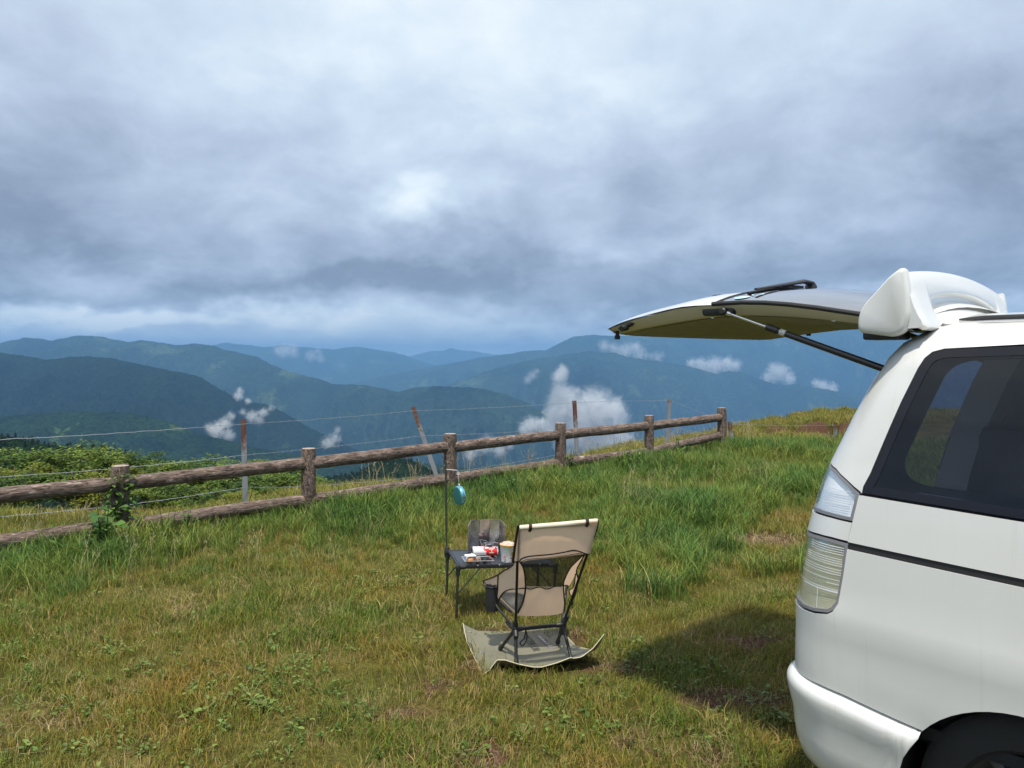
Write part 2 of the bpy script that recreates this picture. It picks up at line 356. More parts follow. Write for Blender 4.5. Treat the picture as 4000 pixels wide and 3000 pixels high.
TALLY = [(-1.2, 4.2), (-.67, 4.7), (-.33, 6.1), (-.16, 7.0), (0, 7.2), (.1, 6.6), (.2, 6.2), (.30, 7.0), (.37, 8.2), (.45, 8.2), (1.2, 9)]
FX0, FY0, FA, FB = -.51*7.2, 7.2, .2015*7.2, .1643*7.2           # the log fence: post i stands at (FX0+i*FA, FY0+i*FB)
def fence_side(X, Y): # >0 beyond fence
    L = math.hypot(FA, FB); return ((Y-FY0)*FA-(X-FX0)*FB)/L
def pts(x0, x1, y0, y1, dens): 
    n = int((x1-x0)*(y1-y0)*dens); return rng.uniform(x0, x1, n), rng.uniform(y0, y1, n)
def tallness(X, Y):
    u = X/np.maximum(Y, .5); yt = np.interp(u, *zip(*TALLY))+.5*np.sin(X*2.3+1)+.3*np.sin(X*5.7+Y*3)
    return sstep(Y, yt-.7, yt+1.2)
def clear_mat(X, Y):  # keep the mat and the tyre free
    a = (X > -.30) & (X < .47) & (Y > 4.16) & (Y < 4.76)
    sk = (X+.30) < (4.73-Y)*.27
    return ~(a & ~sk)
def build_grass():
    short = [blades('b', 46, .10, .02, .062, .0034, 1.3, M_SHORT) for _ in range(5)]+[blades('b', 34, .08, .05, .095, .003, .9, M_SHORT) for _ in range(3)]
    X, Y = pts(-9, 9, 1.5, 9.5, 290)
    ok = (np.abs(X) < .72*Y+1.0) & (rng.random(len(X)) > bare(X, Y)*.985) & clear_mat(X, Y) & (rng.random(len(X)) > .75*tallness(X, Y))
    ok &= ~((Y > 5.5) & (rng.random(len(X)) < .3))
    X, Y = X[ok], Y[ok]
    lump = .5+.5*np.sin(X*3.1+2*np.sin(Y*1.7))*np.sin(Y*3.7+1.3*np.sin(X*2.3)); far = 1+.06*np.maximum(0, Y-4)
    scatter('short_grass', np.stack([X, Y, H(X, Y)-.004], 1), short, (rng.uniform(.7, 1.15, len(X))*(.75+.55*lump)*far), 'worn short olive green and straw coloured grass around the chair and van', 'grass')
    # taller tussocks inside the turf
    tus = [blades('t', 70, .09, .06, .17, .0035, .9, M_SHORT, 3) for _ in range(3)]
    X, Y = pts(-8, 6, 2.0, 8.5, 3.6); n = np.sin(X*1.3+.5)*np.sin(Y*1.1+X*.4); ok = (n > .1) & (bare(X, Y) < .1) & clear_mat(X, Y) & (rng.random(len(X)) < .8); X, Y = X[ok], Y[ok]
    scatter('grass_tussocks', np.stack([X, Y, H(X, Y)], 1), tus, rng.uniform(.5, 1.1, len(X)), 'longer yellowish grass tussocks scattered through the turf', 'grass')
    tall = [blades('g', 40, .11, .14, .36, .0065, .75, M_TALL, 4, 1.3) for _ in range(5)]
    X, Y = pts(-10, 9, 4.2, 14, 95); tl = tallness(X, Y); fs = fence_side(X, Y)
    ok = (rng.random(len(X)) < tl) & (fs < .25+.15*np.sin(X*4)) & (np.abs(X) < .75*Y+1.5) & (bare(X, Y) < .5); ok &= ~((rng.random(len(X)) < .2) & (X < -1.0))
    X, Y, tl = X[ok], Y[ok], tl[ok]; hp = .5+.5*np.sin(X*1.7+1)*np.sin(Y*2.1)
    s = (.30+.5*tl)*(.55+.6*hp)*rng.uniform(.75, 1.25, len(X))*np.where(X > .3, 1.15, 1.12)
    scatter('tall_grass', np.stack([X, Y, H(X, Y)-.01], 1), tall, s, 'lush tall green grass growing up against the log fence', 'grass')
    # dense dark tufts
    tuft = [blades('u', 150, .14, .15, .34, .006, .9, M_TALL, 4, 1.4) for _ in range(2)]
    P = [gp(2600, 2330)+(1.1,), gp(2480, 2310)+(.9,), gp(2700, 2280)+(.8,), gp(3000, 1950)+(1.2,), gp(2250, 2170)+(.8,), gp(2350, 2100)+(1.,)]
    P += [gp(random.uniform(2100, 3150), random.uniform(1880, 2250))+(random.uniform(.6, 1.1),) for _ in range(34)]+[gp(random.uniform(0, 1700), random.uniform(2060, 2200))+(random.uniform(.4, .8),) for _ in range(10)]
    A = np.array(P); scatter('grass_tufts', np.stack([A[:, 0], A[:, 1], H(A[:, 0], A[:, 1])], 1), tuft, A[:, 2], 'dense dark green grass tufts standing out of the meadow', 'grass', .05)
    far = [blades('f', 36, .16, .07, .22, .008, .9, M_FAR, 3) for _ in range(5)]
    X, Y = pts(-12, 22, 8, 33, 55); D = np.interp(2000+F*X/Y, *zip(*TD)); fs = fence_side(X, Y)
    ok = (fs > .1) & (Y < D+2.5) & (np.abs(X) < .85*Y+3) & (rng.random(len(X)) > bare(X, Y)*.95); X, Y = X[ok], Y[ok]
    scatter('hill_grass', np.stack([X, Y, H(X, Y)-.01], 1), far, rng.uniform(.5, 1.2, len(X))*(.8+.25*np.sin(X*.9)*np.sin(Y*1.1)), 'yellow green meadow grass on the ridge beyond the fence', 'grass')
    # the strip between tall grass and far grass on the right
    seeds = [seedstalk('s', 5, .10, .55, M_SEED) for _ in range(3)]
    P = []
    for a, b, n in [((2600, 1790), (2800, 1760), 26), ((2860, 1770), (2900, 1765), 7), ((2200, 1850), (2500, 1800), 10), ((1600, 1900), (2100, 1860), 12), ((30, 2150), (450, 2120), 10), ((1400, 1960), (1700, 1930), 12), ((2400, 2000), (3100, 1900), 16), ((300, 2300), (1500, 2200), 10)]:
        for _ in range(n):
            t = random.random(); px = a[0]+(b[0]-a[0])*t; py = a[1]+(b[1]-a[1])*t+random.uniform(-10, 10); x, y = gp(px, py); P.append((x, min(y, 13.4), random.uniform(.5, 1.0)))
    A = np.array(P); scatter('seed_stalks', np.stack([A[:, 0], A[:, 1], H(A[:, 0], A[:, 1])], 1), seeds, A[:, 2], 'thin straw coloured seed heads rising above the grass', 'grass', .08)
    lv = [leaves('l', 6, .022, .042, .025, .008, .03, M_LEAF, True) for _ in range(3)]+[leaves('l', 11, .075, .022, .019, .01, .03, M_LEAF, True) for _ in range(4)]
    P = []
    for px, py, sp, n in [(180, 2650, .35, 46), (90, 2400, .2, 16), (700, 2600, .3, 18), (820, 2700, .25, 22), (1100, 2540, .2, 14), (1150, 2700, .25, 20), (600, 2850, .3, 24), (350, 2900, .25, 14), (1000, 2830, .3, 26), (1250, 2750, .2, 12),
                          (1450, 2290, .25, 14), (2430, 2540, .12, 5), (2350, 2890, .2, 8), (2620, 2870, .2, 8), (2450, 2650, .3, 16), (2800, 2660, .3, 14), (1500, 2280, .15, 8), (2950, 2210, .2, 10), (2050, 2900, .3, 8), (1700, 2450, .3, 6), (1350, 2500, .5, 10), (3000, 2830, .2, 9), (2500, 2700, .5, 14), (1750, 2250, .2, 8)]:
        x, y = gp(px, py)
        for _ in range(n): (P.append((x+random.gauss(0, sp*1.1), y+random.gauss(0, sp*.9), random.uniform(.5, 1.15))) if random.random() < .85 else None)
    X, Y = pts(-6, 5, 2, 7.5, 4.5)
    P += list(zip(X, Y, rng.uniform(.4, .8, len(X)))); A = np.array(P); ok = clear_mat(A[:, 0], A[:, 1]) & (A[:, 1] > 1.8); A = A[ok]
    scatter('ground_leaves', np.stack([A[:, 0], A[:, 1], H(A[:, 0], A[:, 1])+.012], 1), lv, A[:, 2], 'low broad clover and plantain leaves among the short turf', 'ground cover', .2)
    # straw: fallen dry bits on the bare spots
    M_STRAW = mat('straw', (.30, .22, .12), .9, var=.4, vscale=5)
    st = [blades('w', 26, .09, .01, .03, .0035, 4.5, M_STRAW) for _ in range(3)]; P = []
    for x, y, rx, ry in BARE:
        for _ in range(int(60*rx*ry/.05*.25)+2): P.append((x+random.gauss(0, rx*.55), y+random.gauss(0, ry*.55), random.uniform(.5, 1)))
    for px, py, s, n in [(740, 2390, .2, 16), (60, 2830, .2, 22), (880, 2330, .25, 10), (3040, 2105, .3, 60), (1500, 2400, .3, 14)]:
        x, y = gp(px, py); P += [(x+random.gauss(0, s), y+random.gauss(0, s*.6), random.uniform(.7, 1.3)) for _ in range(n)]
    A = np.array(P); A = A[clear_mat(A[:, 0], A[:, 1])]
    scatter('straw', np.stack([A[:, 0], A[:, 1], H(A[:, 0], A[:, 1])+.01], 1), st, A[:, 2], 'dead straw lying on the worn bare earth patches', 'straw', .2)
build_grass()

# ------------------------------------------------------------------ mountains
def mountain_mat(name, c0, c1, c2, sc_=.004, meadow=.66):
    m = bpy.data.materials.new(name); m.use_nodes = True; nt = m.node_tree; b = nt.nodes['Principled BSDF']
    pos = N(nt, 'ShaderNodeNewGeometry').outputs['Position']
    n1 = N(nt, 'ShaderNodeTexNoise', ins={'Vector': pos, 'Scale': sc_, 'Detail': 8.0, 'Roughness': .65}).outputs[0]
    n2 = N(nt, 'ShaderNodeTexNoise', ins={'Vector': pos, 'Scale': sc_*14, 'Detail': 6.0, 'Roughness': .7}).outputs[0]
    c = ramp(nt, n1, [(.32, c0), (.52, c1), (meadow, c1), (meadow+.03, c2)])
    mx = N(nt, 'ShaderNodeMix', data_type='RGBA', blend_type='MULTIPLY', ins={0: .9, 6: c}); nt.links.new(ramp(nt, n2, [(.35, .4), (.65, 1.65)]), mx.inputs[7])
    nt.links.new(mx.outputs[2], b.inputs['Base Color']); b.inputs['Roughness'].default_value = 1; b.inputs['Specular IOR Level'].default_value = 0
    bp = N(nt, 'ShaderNodeBump', ins={'Height': n2, 'Strength': 1.0, 'Distance': 30.0}); nt.links.new(bp.outputs[0], b.inputs['Normal'])
    return m
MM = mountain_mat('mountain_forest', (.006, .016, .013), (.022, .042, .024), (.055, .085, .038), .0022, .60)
MM6 = mountain_mat('shaded_mountain_forest', (.005, .012, .012), (.014, .028, .018), (.04, .065, .03), .004, .66)  # cloud shade on the dark left ridge is put into these darker forest colours
MM7 = mountain_mat('foothill_forest', (.008, .022, .012), (.024, .050, .018), (.08, .13, .035), .006, .60)
def ridge(name, crest, dist, W, drop, m, seed=0, spur=.60, n=420, rows=60, jag=1.0, floor=-700):
    xs = np.linspace(crest[0][0], crest[-1][0], n); yc = np.interp(xs, *zip(*crest))
    ycs = np.convolve(np.pad(yc, 1, mode='edge'), np.array([1, 2, 1.])/4, 'valid')
    D = np.interp(xs, *zip(*dist)); u = (xs-2000)/F
    ks = np.concatenate([np.linspace(-1, 0, rows)[:-1], np.linspace(0, .6, rows//3)])
    V = np.zeros((n, len(ks), 3))
    for i in range(n):
        zc = EYE+(HOR-ycs[i])/F*D[i]
        jz = jag*D[i]/F*(3.2*mnoise.fractal(Vector((xs[i]*.02, seed, 0)), .8, 2.1, 5)+2.0*mnoise.noise(Vector((xs[i]*.10, seed+3, 0)))+1.4*mnoise.noise(Vector((xs[i]*.31, seed+5, 0))))
        for j, k in enumerate(ks):
            Yp = D[i]+k*W; Xp = u[i]*(D[i]+k*W*.35)
            kk = abs(k); fall = drop*(kk**1.15)
            q = Vector((Xp/W*2.2, Yp/W*.9, seed*7.3)); r_ = mnoise.fractal(q*1.6, .9, 2.1, 6); rd = 1-abs(mnoise.fractal(Vector((q.x*2.6+3, q.y*1.5+1, q.z+5)), .85, 2.1, 7))*2.0
            env = min(1, kk*2.2)*(1-.3*kk)
            z = zc+jz-fall+env*spur*drop*(.55*r_+.6*(rd-.75))
            if k < 0:  # keep the slope under the skyline seen from the viewpoint
                z = min(z, EYE+(zc-EYE)*Yp/D[i]-kk*drop*.04+jz) if zc > EYE else z
            V[i, j] = (Xp, Yp, max(z, floor-50*kk))
    nr = len(ks); i, j = np.meshgrid(np.arange(n-1), np.arange(nr-1), indexing='ij'); a = (i*nr+j).ravel()
    return tag(np_obj(name, V.reshape(-1, 3), np.stack([a, a+nr, a+nr+1, a+1], 1), m, smooth=True), kind='structure')
ridge('mountain', [(-300, 1420), (700, 1430), (1400, 1420), (1600, 1392), (1650, 1378), (1690, 1372), (1735, 1368), (1762, 1357), (1790, 1368), (1850, 1372), (1950, 1386), (2200, 1410), (3000, 1430)], [(0, 21000)], 5000, 900, MM, 1, n=300, rows=30)
ridge('mountain', [(-1200, 1420), (600, 1400), (840, 1348), (880, 1339), (920, 1343), (1000, 1352), (1060, 1355), (1095, 1347), (1150, 1352), (1220, 1358), (1300, 1366), (1360, 1356), (1400, 1354), (1450, 1362), (1530, 1375), (1590, 1390), (1680, 1422), (1900, 1470), (2500, 1560)], [(0, 14500), (2500, 14000)], 5000, 1100, MM, 2, n=380, rows=44)
ridge('mountain', [(1100, 1560), (1500, 1470), (1650, 1440), (1760, 1418), (1800, 1412), (1930, 1388), (1990, 1384), (2030, 1373), (2100, 1368), (2135, 1367), (2187, 1340), (2247, 1312), (2300, 1308), (2360, 1311), (2410, 1312), (2600, 1306), (2800, 1296), (3000, 1286), (3400, 1276), (3700, 1290), (4400, 1340), (5400, 1400)], [(1100, 10500), (2300, 10500), (5400, 9500)], 3600, 1250, MM, 3, n=480, rows=50)
ridge('mountain', [(1350, 1640), (1600, 1560), (1750, 1505), (1900, 1450), (2050, 1410), (2200, 1385), (2300, 1370), (2359, 1380), (2402, 1378), (2445, 1393), (2522, 1406), (2660, 1425), (2728, 1441), (2797, 1462), (2849, 1449), (2909, 1458), (2960, 1479), (3046, 1505), (3106, 1500), (3175, 1513), (3261, 1528), (3330, 1539), (3600, 1590), (4200, 1660), (5000, 1700)], [(1350, 7600), (2300, 7600), (3300, 6800), (5000, 6000)], 2600, 1150, MM, 4, n=460, rows=54)
ridge('mountain', [(-1400, 1370), (-700, 1350), (0, 1340), (100, 1318), (160, 1322), (207, 1331), (284, 1313), (338, 1310), (400, 1315), (492, 1337), (553, 1329), (600, 1334), (692, 1348), (753, 1341), (830, 1350), (907, 1373), (984, 1388), (1037, 1415), (1114, 1446), (1199, 1469), (1260, 1484), (1299, 1501), (1383, 1501), (1445, 1507), (1552, 1532), (1614, 1515), (1700, 1507), (1843, 1514), (1912, 1522), (1981, 1543), (2050, 1569), (2101, 1595), (2300, 1690), (2600, 1790)], [(-1400, 7800), (700, 6800), (1300, 5600), (1700, 4700), (2600, 4300)], 2400, 1050, MM, 5, n=560, rows=60)
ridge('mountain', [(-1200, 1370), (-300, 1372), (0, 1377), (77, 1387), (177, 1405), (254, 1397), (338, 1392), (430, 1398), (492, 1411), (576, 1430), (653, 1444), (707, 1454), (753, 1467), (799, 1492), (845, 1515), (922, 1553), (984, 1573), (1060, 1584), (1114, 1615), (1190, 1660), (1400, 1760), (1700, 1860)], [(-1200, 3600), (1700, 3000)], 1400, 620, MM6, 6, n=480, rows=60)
ridge('mountain', [(-1200, 1640), (0, 1624), (300, 1606), (500, 1612), (640, 1640), (800, 1700), (1000, 1750), (1300, 1800), (1700, 1820), (2200, 1860), (2800, 1840), (3400, 1800), (4600, 1760)], [(-1200, 1900), (1000, 1900), (4600, 2300)], 1100, 420, MM7, 7, n=460, rows=60)
h8 = ridge('hill', [(-1500, 1600), (0, 1702), (77, 1713), (154, 1732), (307, 1750), (423, 1756), (538, 1788), (600, 1812), (700, 1845), (900, 1905), (1200, 1960)], [(-1500, 300), (1200, 360)], 210, 120, MM7, 8, n=160, rows=30, jag=.4)
h9 = ridge('hill', [(1050, 1900), (1180, 1880), (1280, 1868), (1393, 1850), (1453, 1812), (1507, 1796), (1561, 1790), (1615, 1801), (1670, 1828), (1724, 1858), (1900, 1930)], [(1050, 520), (1900, 520)], 240, 180, MM7, 9, n=140, rows=30, jag=.4)

# forest on the two nearest wooded spurs
M_CON = foliage_mat('conifer_forest', [(.012, .030, .014), (.020, .045, .018), (.034, .065, .024)], dryamt=(1.1, 1.3), transl=.05, sc_=(.02, .2))
def forest_tree(i):
    V = []; Fc = []; rn = []; hgt = 9*(.8+.1*i); nl = 190
    for k in range(nl):
        t = (k/nl)**.8; z = hgt*(.08+.92*t); r = (2.1+.3*i)*(1-t)**.75*(.75+.3*math.sin(k*2.4)); a = k*2.399; c = Vector((r*math.cos(a), r*math.sin(a), z))
        for q in range(3):
            d = Vector((random.gauss(0, 1), random.gauss(0, 1), random.gauss(0, .6)))*.75; e = Vector((random.gauss(0, 1), random.gauss(0, 1), random.gauss(0, .6)))*.75
            o = len(V); V += [c, c+d, c+e]; Fc.append((o, o+1, o+2)); rn += [random.random()]*3
    return np_obj('tree', np.array([tuple(p) for p in V]), np.array(Fc), M_CON, 'nolink', {'rnd': np.array(rn)})
def sample_mesh(o, n, keep):
    me = o.data; P = np.zeros(len(me.vertices)*3, np.float32); me.vertices.foreach_get('co', P); P = P.reshape(-1, 3)
    P = P[keep(P)]; i = rng.integers(0, len(P), n); return P[i]+np.stack([rng.normal(0, 2.2, n), rng.normal(0, 2.2, n), np.zeros(n)-.6], 1)
P8 = sample_mesh(h8, 7000, lambda P: P[:, 1] > 210); P9 = sample_mesh(h9, 4000, lambda P: P[:, 1] > 400)
scatter('forest', np.concatenate([P8, P9]), [forest_tree(i) for i in range(3)], rng.uniform(.16, .32, 11000), 'dark wooded spurs dropping into the valley below the fence', 'forest', .03)

# valley clouds
def cloud(name, lobes, dens, label, seed=0):
    """lobes: distance, then (px, py, radius_px); a soft body of mist filling a lumpy hull"""
    D = lobes[0]; S = D/F; rr = random.Random(seed); L = []
    for (px, py, r) in lobes[1:]:
        L.append((px, py, r*1.45+7, 0.0))
        if r > 24:
            for k in range(2):
                a = rr.uniform(0, 2*PI); q = rr.uniform(.6, 1.0)*r; L.append((px+q*math.cos(a), py+q*math.sin(a)*.8, r*rr.uniform(.4, .6), rr.uniform(-.3, .3)*r))
    for (ax_, ay_, ar), (bx_, by_, br) in zip(lobes[1:], lobes[2:]):
        if math.hypot(ax_-bx_, ay_-by_) < 2.6*(ar+br):
            for t in (.33, .67): L.append((ax_+(bx_-ax_)*t+rr.uniform(-2, 2), ay_+(by_-ay_)*t, .9*min(ar, br)+5, 0))
    V = []; Fc = []; C = []
    for (px, py, r, dz) in L:
        b2 = bmesh.new(); bmesh.ops.create_icosphere(b2, subdivisions=3, radius=r*S*1.15); c = at(px, py, D)+Vector((0, dz*S, 0)); C.append((c, r*S))
        o = len(V); b2.verts.ensure_lookup_table(); V += [tuple(q.co*(1+.12*mnoise.noise(q.co/(r*S)*2))+c) for q in b2.verts]; Fc += [tuple(o+x.index for x in f.verts) for f in b2.faces]; b2.free()
    org = at(lobes[1][0], lobes[1][1], D); me = bpy.data.meshes.new(name); me.from_pydata([tuple(Vector(v)-org) for v in V], [], Fc)
    o = bpy.data.objects.new(name, me); COL.objects.link(o)
    rm = o.modifiers.new('union', 'REMESH'); rm.mode = 'VOXEL'; rm.voxel_size = max(3.5, min(r for _, _, r, _ in L)*.35)*S
    dg = bpy.context.evaluated_depsgraph_get(); me2 = bpy.data.meshes.new_from_object(o.evaluated_get(dg)); o.modifiers.clear(); o.data = me2; o.location = org
    m = bpy.data.materials.new('valley_mist'); m.use_nodes = True; nt = m.node_tree; nt.nodes.clear(); m.cycles.volume_step_rate = .2
    pos = N(nt, 'ShaderNodeTexCoord').outputs['Object']; f = None
    for c, r in C:
        d = N(nt, 'ShaderNodeVectorMath', operation='DISTANCE', ins={0: pos, 1: tuple(c-org)}).outputs['Value']
        q = mth(nt, 'SUBTRACT', 1.0, mth(nt, 'DIVIDE', d, r)); f = q if f is None else mth(nt, 'SMOOTH_MAX', f, q, .5)
    n = N(nt, 'ShaderNodeTexNoise', ins={'Vector': pos, 'Scale': 1/(S*(16+.5*max(r for _, _, r in lobes[1:]))), 'Detail': 7.0, 'Roughness': .64, 'Distortion': 1.4}).outputs[0]
    f = mth(nt, 'ADD', f, mth(nt, 'MULTIPLY', mth(nt, 'SUBTRACT', n, .5), 2.3)); dn = N(nt, 'ShaderNodeMapRange', interpolation_type='SMOOTHSTEP', ins={0: f, 1: .0, 2: 1.25, 3: 0.0, 4: dens*1.9/S}).outputs[0]
    vol = N(nt, 'ShaderNodeVolumePrincipled', ins={'Color': (1, 1, 1, 1), 'Density': dn}); N(nt, 'ShaderNodeOutputMaterial', ins={'Volume': vol.outputs[0]})
    o.data.materials.clear(); o.data.materials.append(m); o['group'] = 'clouds drifting in the valley'
    return tag(o, label, 'cloud')
cloud('cloud', [4000, (2300, 1640, 90), (2210, 1590, 55), (2190, 1530, 32), (2180, 1470, 24), (2196, 1450, 16), (2340, 1590, 55), (2400, 1600, 40), (2260, 1720, 70), (2350, 1720, 80), (2420, 1700, 40), (2180, 1640, 40), (2420, 1780, 50)], .022, 'largest white billowing valley cloud behind the fence', 1)
cloud('cloud', [3600, (2070, 1665, 30), (2110, 1662, 26), (2045, 1680, 16), (2140, 1690, 22)], .022, 'small cloud puff just left of the largest cloud', 2)
cloud('cloud', [3300, (1900, 1735, 28), (1860, 1750, 20), (1950, 1760, 22), (1840, 1775, 20), (1990, 1740, 14)], .016, 'faint mist patch low behind the middle fence posts', 3)
cloud('cloud', [2700, (850, 1680, 26), (880, 1650, 18), (905, 1625, 11), (890, 1700, 18), (820, 1672, 14)], .030, 'thin white wisp left of the first steel stake', 4)
cloud('cloud', [2750, (985, 1625, 18), (1030, 1610, 13), (1058, 1592, 8), (950, 1610, 9), (1010, 1640, 14)], .020, 'thin wisp right of the first steel stake', 5)
cloud('cloud', [3000, (1280, 1740, 28), (1310, 1705, 16), (1320, 1680, 9), (1260, 1765, 26), (1250, 1790, 18)], .016, 'faint mist column above the second fence post', 6)
cloud('cloud', [2900, (932, 1545, 13), (937, 1525, 9), (968, 1568, 7)], .030, 'tiny cloud scrap above the thin wisps', 7)
cloud('cloud', [8100, (2790, 1430, 30), (2740, 1428, 24), (2840, 1425, 26), (2700, 1420, 14), (2870, 1430, 18)], .024, 'flat white cloud bank under the raised tailgate', 8)
cloud('cloud', [7900, (3040, 1455, 28), (3020, 1435, 15), (3000, 1475, 18), (3080, 1480, 20), (3060, 1440, 10)], .028, 'cone shaped cloud on the ridge under the strut', 9)
cloud('cloud', [7500, (3215, 1507, 18), (3190, 1497, 13), (3250, 1520, 16)], .030, 'small bright cloud on the ridge beside the van', 10)
cloud('cloud', [8600, (2440, 1370, 26), (2480, 1360, 24), (2400, 1362, 20), (2570, 1395, 16), (2500, 1385, 20), (2360, 1350, 18)], .014, 'faint mist climbing the mountain below the tailgate tip', 11)
cloud('cloud', [12500, (1110, 1368, 22), (1140, 1372, 20), (1085, 1368, 14)], .020, 'cloud scrap on the far left skyline', 12)
cloud('cloud', [12000, (1215, 1388, 18), (1250, 1400, 14), (1240, 1372, 10)], .012, 'faint cloud under the far left skyline', 13)
cloud('cloud', [6300, (2080, 1465, 14), (2060, 1485, 12), (2095, 1450, 9)], .012, 'faint scrap above the small cloud puff', 14)

# haze
hz = MB().box((1500, 11500, -230), (60000, 29000, 1340))
hm = bpy.data.materials.new('haze'); hm.use_nodes = True; hn = hm.node_tree; hn.nodes.clear()
hv = N(hn, 'ShaderNodeVolumePrincipled', ins={'Color': (.215, .44, .75, 1), 'Density': .92e-4}); N(hn, 'ShaderNodeOutputMaterial', ins={'Volume': hv.outputs[0]})
tag(obj('haze', hz, hm, smooth=False), kind='stuff')
# ------------------------------------------------------------------ van
def paint(name, col=(.695, .705, .695), streak=False):
    m = bpy.data.materials.new(name); m.use_nodes = True; nt = m.node_tree; b = nt.nodes['Principled BSDF']
    tc = N(nt, 'ShaderNodeTexCoord').outputs['Object']
    n = N(nt, 'ShaderNodeTexNoise', ins={'Vector': tc, 'Scale': 3.0, 'Detail': 5.0}).outputs[0]
    c = ramp(nt, n, [(.3, tuple(x*.95 for x in col)), (.7, col)])
    if streak:  # dried rain runs on the flank
        st = N(nt, 'ShaderNodeVectorMath', operation='MULTIPLY', ins={0: tc, 1: (38, 1, 1.1)}).outputs[0]
        n2 = N(nt, 'ShaderNodeTexNoise', ins={'Vector': st, 'Scale': 1.0, 'Detail': 3.0}).outputs[0]
        mx = N(nt, 'ShaderNodeMix', data_type='RGBA', blend_type='MULTIPLY', ins={0: 1.0, 6: c}); nt.links.new(ramp(nt, n2, [(.26, (.93, .93, .90)), (.40, (1, 1, 1))]), mx.inputs[7]); c = mx.outputs[2]
        dz = N(nt, 'ShaderNodeSeparateXYZ', ins={0: tc}).outputs[2]; n3 = N(nt, 'ShaderNodeTexNoise', ins={'Vector': tc, 'Scale': 14.0, 'Detail': 6.0}).outputs[0]
        dm = mth(nt, 'MULTIPLY', N(nt, 'ShaderNodeMapRange', ins={0: dz, 1: .75, 2: .25, 3: 0.0, 4: .5}).outputs[0], n3)
        m2 = N(nt, 'ShaderNodeMix', data_type='RGBA', ins={6: c, 7: (.42, .40, .34, 1)}); nt.links.new(dm, m2.inputs[0]); c = m2.outputs[2]
    nt.links.new(c, b.inputs['Base Color']); b.inputs['Roughness'].default_value = .30; b.inputs['Coat Weight'].default_value = .6; b.inputs['Coat Roughness'].default_value = .06
    return m
M_PAINT = paint('pearl_white_paint', streak=True); M_PAINT2 = paint('pearl_white_gate')
M_BLK = mat('black_plastic', (.018, .018, .02), .5, bump=.1, bscale=300); M_RUB = mat('black_rubber', (.022, .022, .024), .75)
M_SEAL = mat('window_frit', (.008, .007, .010), .08); M_INT = mat('interior_trim', (.010, .011, .016), .7, var=.3); M_SEAT = mat('seat_cloth', (.009, .010, .014), .9, bump=.3, bscale=400)
M_GREY = mat('lamp_rim', (.22, .22, .24), .4); M_CHROME = mat('steel_rod', (.75, .75, .77), .2, 1.0); M_STRUT = mat('strut_black', (.015, .014, .016), .3, coat=.3)
M_TRIM = mat('cream_inner_panel', (.66, .62, .50), .55); M_TRIM2 = mat('tailgate_lining', (.30, .28, .19), .7, var=.15)  # lining: shade under the gate is put into the cream trim as dark olive
def glass_mat(name, tint, refl=.08):
    m = bpy.data.materials.new(name); m.use_nodes = True; nt = m.node_tree; nt.nodes.clear()
    t = N(nt, 'ShaderNodeBsdfTransparent', ins={0: (*tint, 1)}); g = N(nt, 'ShaderNodeBsdfGlossy', ins={0: (1, 1, 1, 1), 1: .02})
    fr = N(nt, 'ShaderNodeLayerWeight', ins={0: .5}); fc = mth(nt, 'ADD', mth(nt, 'MULTIPLY', mth(nt, 'POWER', fr.outputs['Facing'], 4.0), .8), .045); ms = N(nt, 'ShaderNodeMixShader', ins={0: fc, 1: t.outputs[0], 2: g.outputs[0]})
    N(nt, 'ShaderNodeOutputMaterial', ins={0: ms.outputs[0]}); return m
M_GLASS = glass_mat('privacy_glass', (.15, .16, .21)); M_CLEAR = glass_mat('clear_lens', (.99, 1., 1.))
def lamp_mat(nm_, c_, me_):
    m = bpy.data.materials.new(nm_); m.use_nodes = True; nt = m.node_tree; b = nt.nodes['Principled BSDF']
    tc = N(nt, 'ShaderNodeTexCoord').outputs['Object']; z = N(nt, 'ShaderNodeSeparateXYZ', ins={0: tc})
    w = mth(nt, 'SINE', mth(nt, 'MULTIPLY', z.outputs[2], 700.0)); vs = N(nt, 'ShaderNodeTexVoronoi', ins={'Vector': tc, 'Scale': 26.0}).outputs['Color']
    b.inputs['Base Color'].default_value = (*c_, 1); b.inputs['Metallic'].default_value = me_; b.inputs['Roughness'].default_value = .3
    b.inputs['Coat Weight'].default_value = 1; b.inputs['Coat Roughness'].default_value = .02
    bp = N(nt, 'ShaderNodeBump', ins={'Height': w, 'Strength': .08, 'Distance': .002}); bp2 = N(nt, 'ShaderNodeBump', ins={'Height': vs, 'Strength': .15, 'Distance': .004, 'Normal': bp.outputs[0]})
    nt.links.new(bp2.outputs[0], b.inputs['Normal']); return m
M_LAMP = lamp_mat('upper_reflector', (.92, .95, 1.0), 0.0); M_LAMPL = lamp_mat('lower_reflector', (.55, .54, .40), .15); M_LENS = mat('lamp_lens', (.66, .70, .74), .12, .35, var=.18, vscale=40, coat=1.0)  # lower reflector: the olive tint paints in the reflected grass
M_RIB = mat('lamp_rib', (.92, .94, .96), .3, 0, coat=.5); M_RIBD = mat('lamp_rib_dark', (.70, .76, .84), .3)

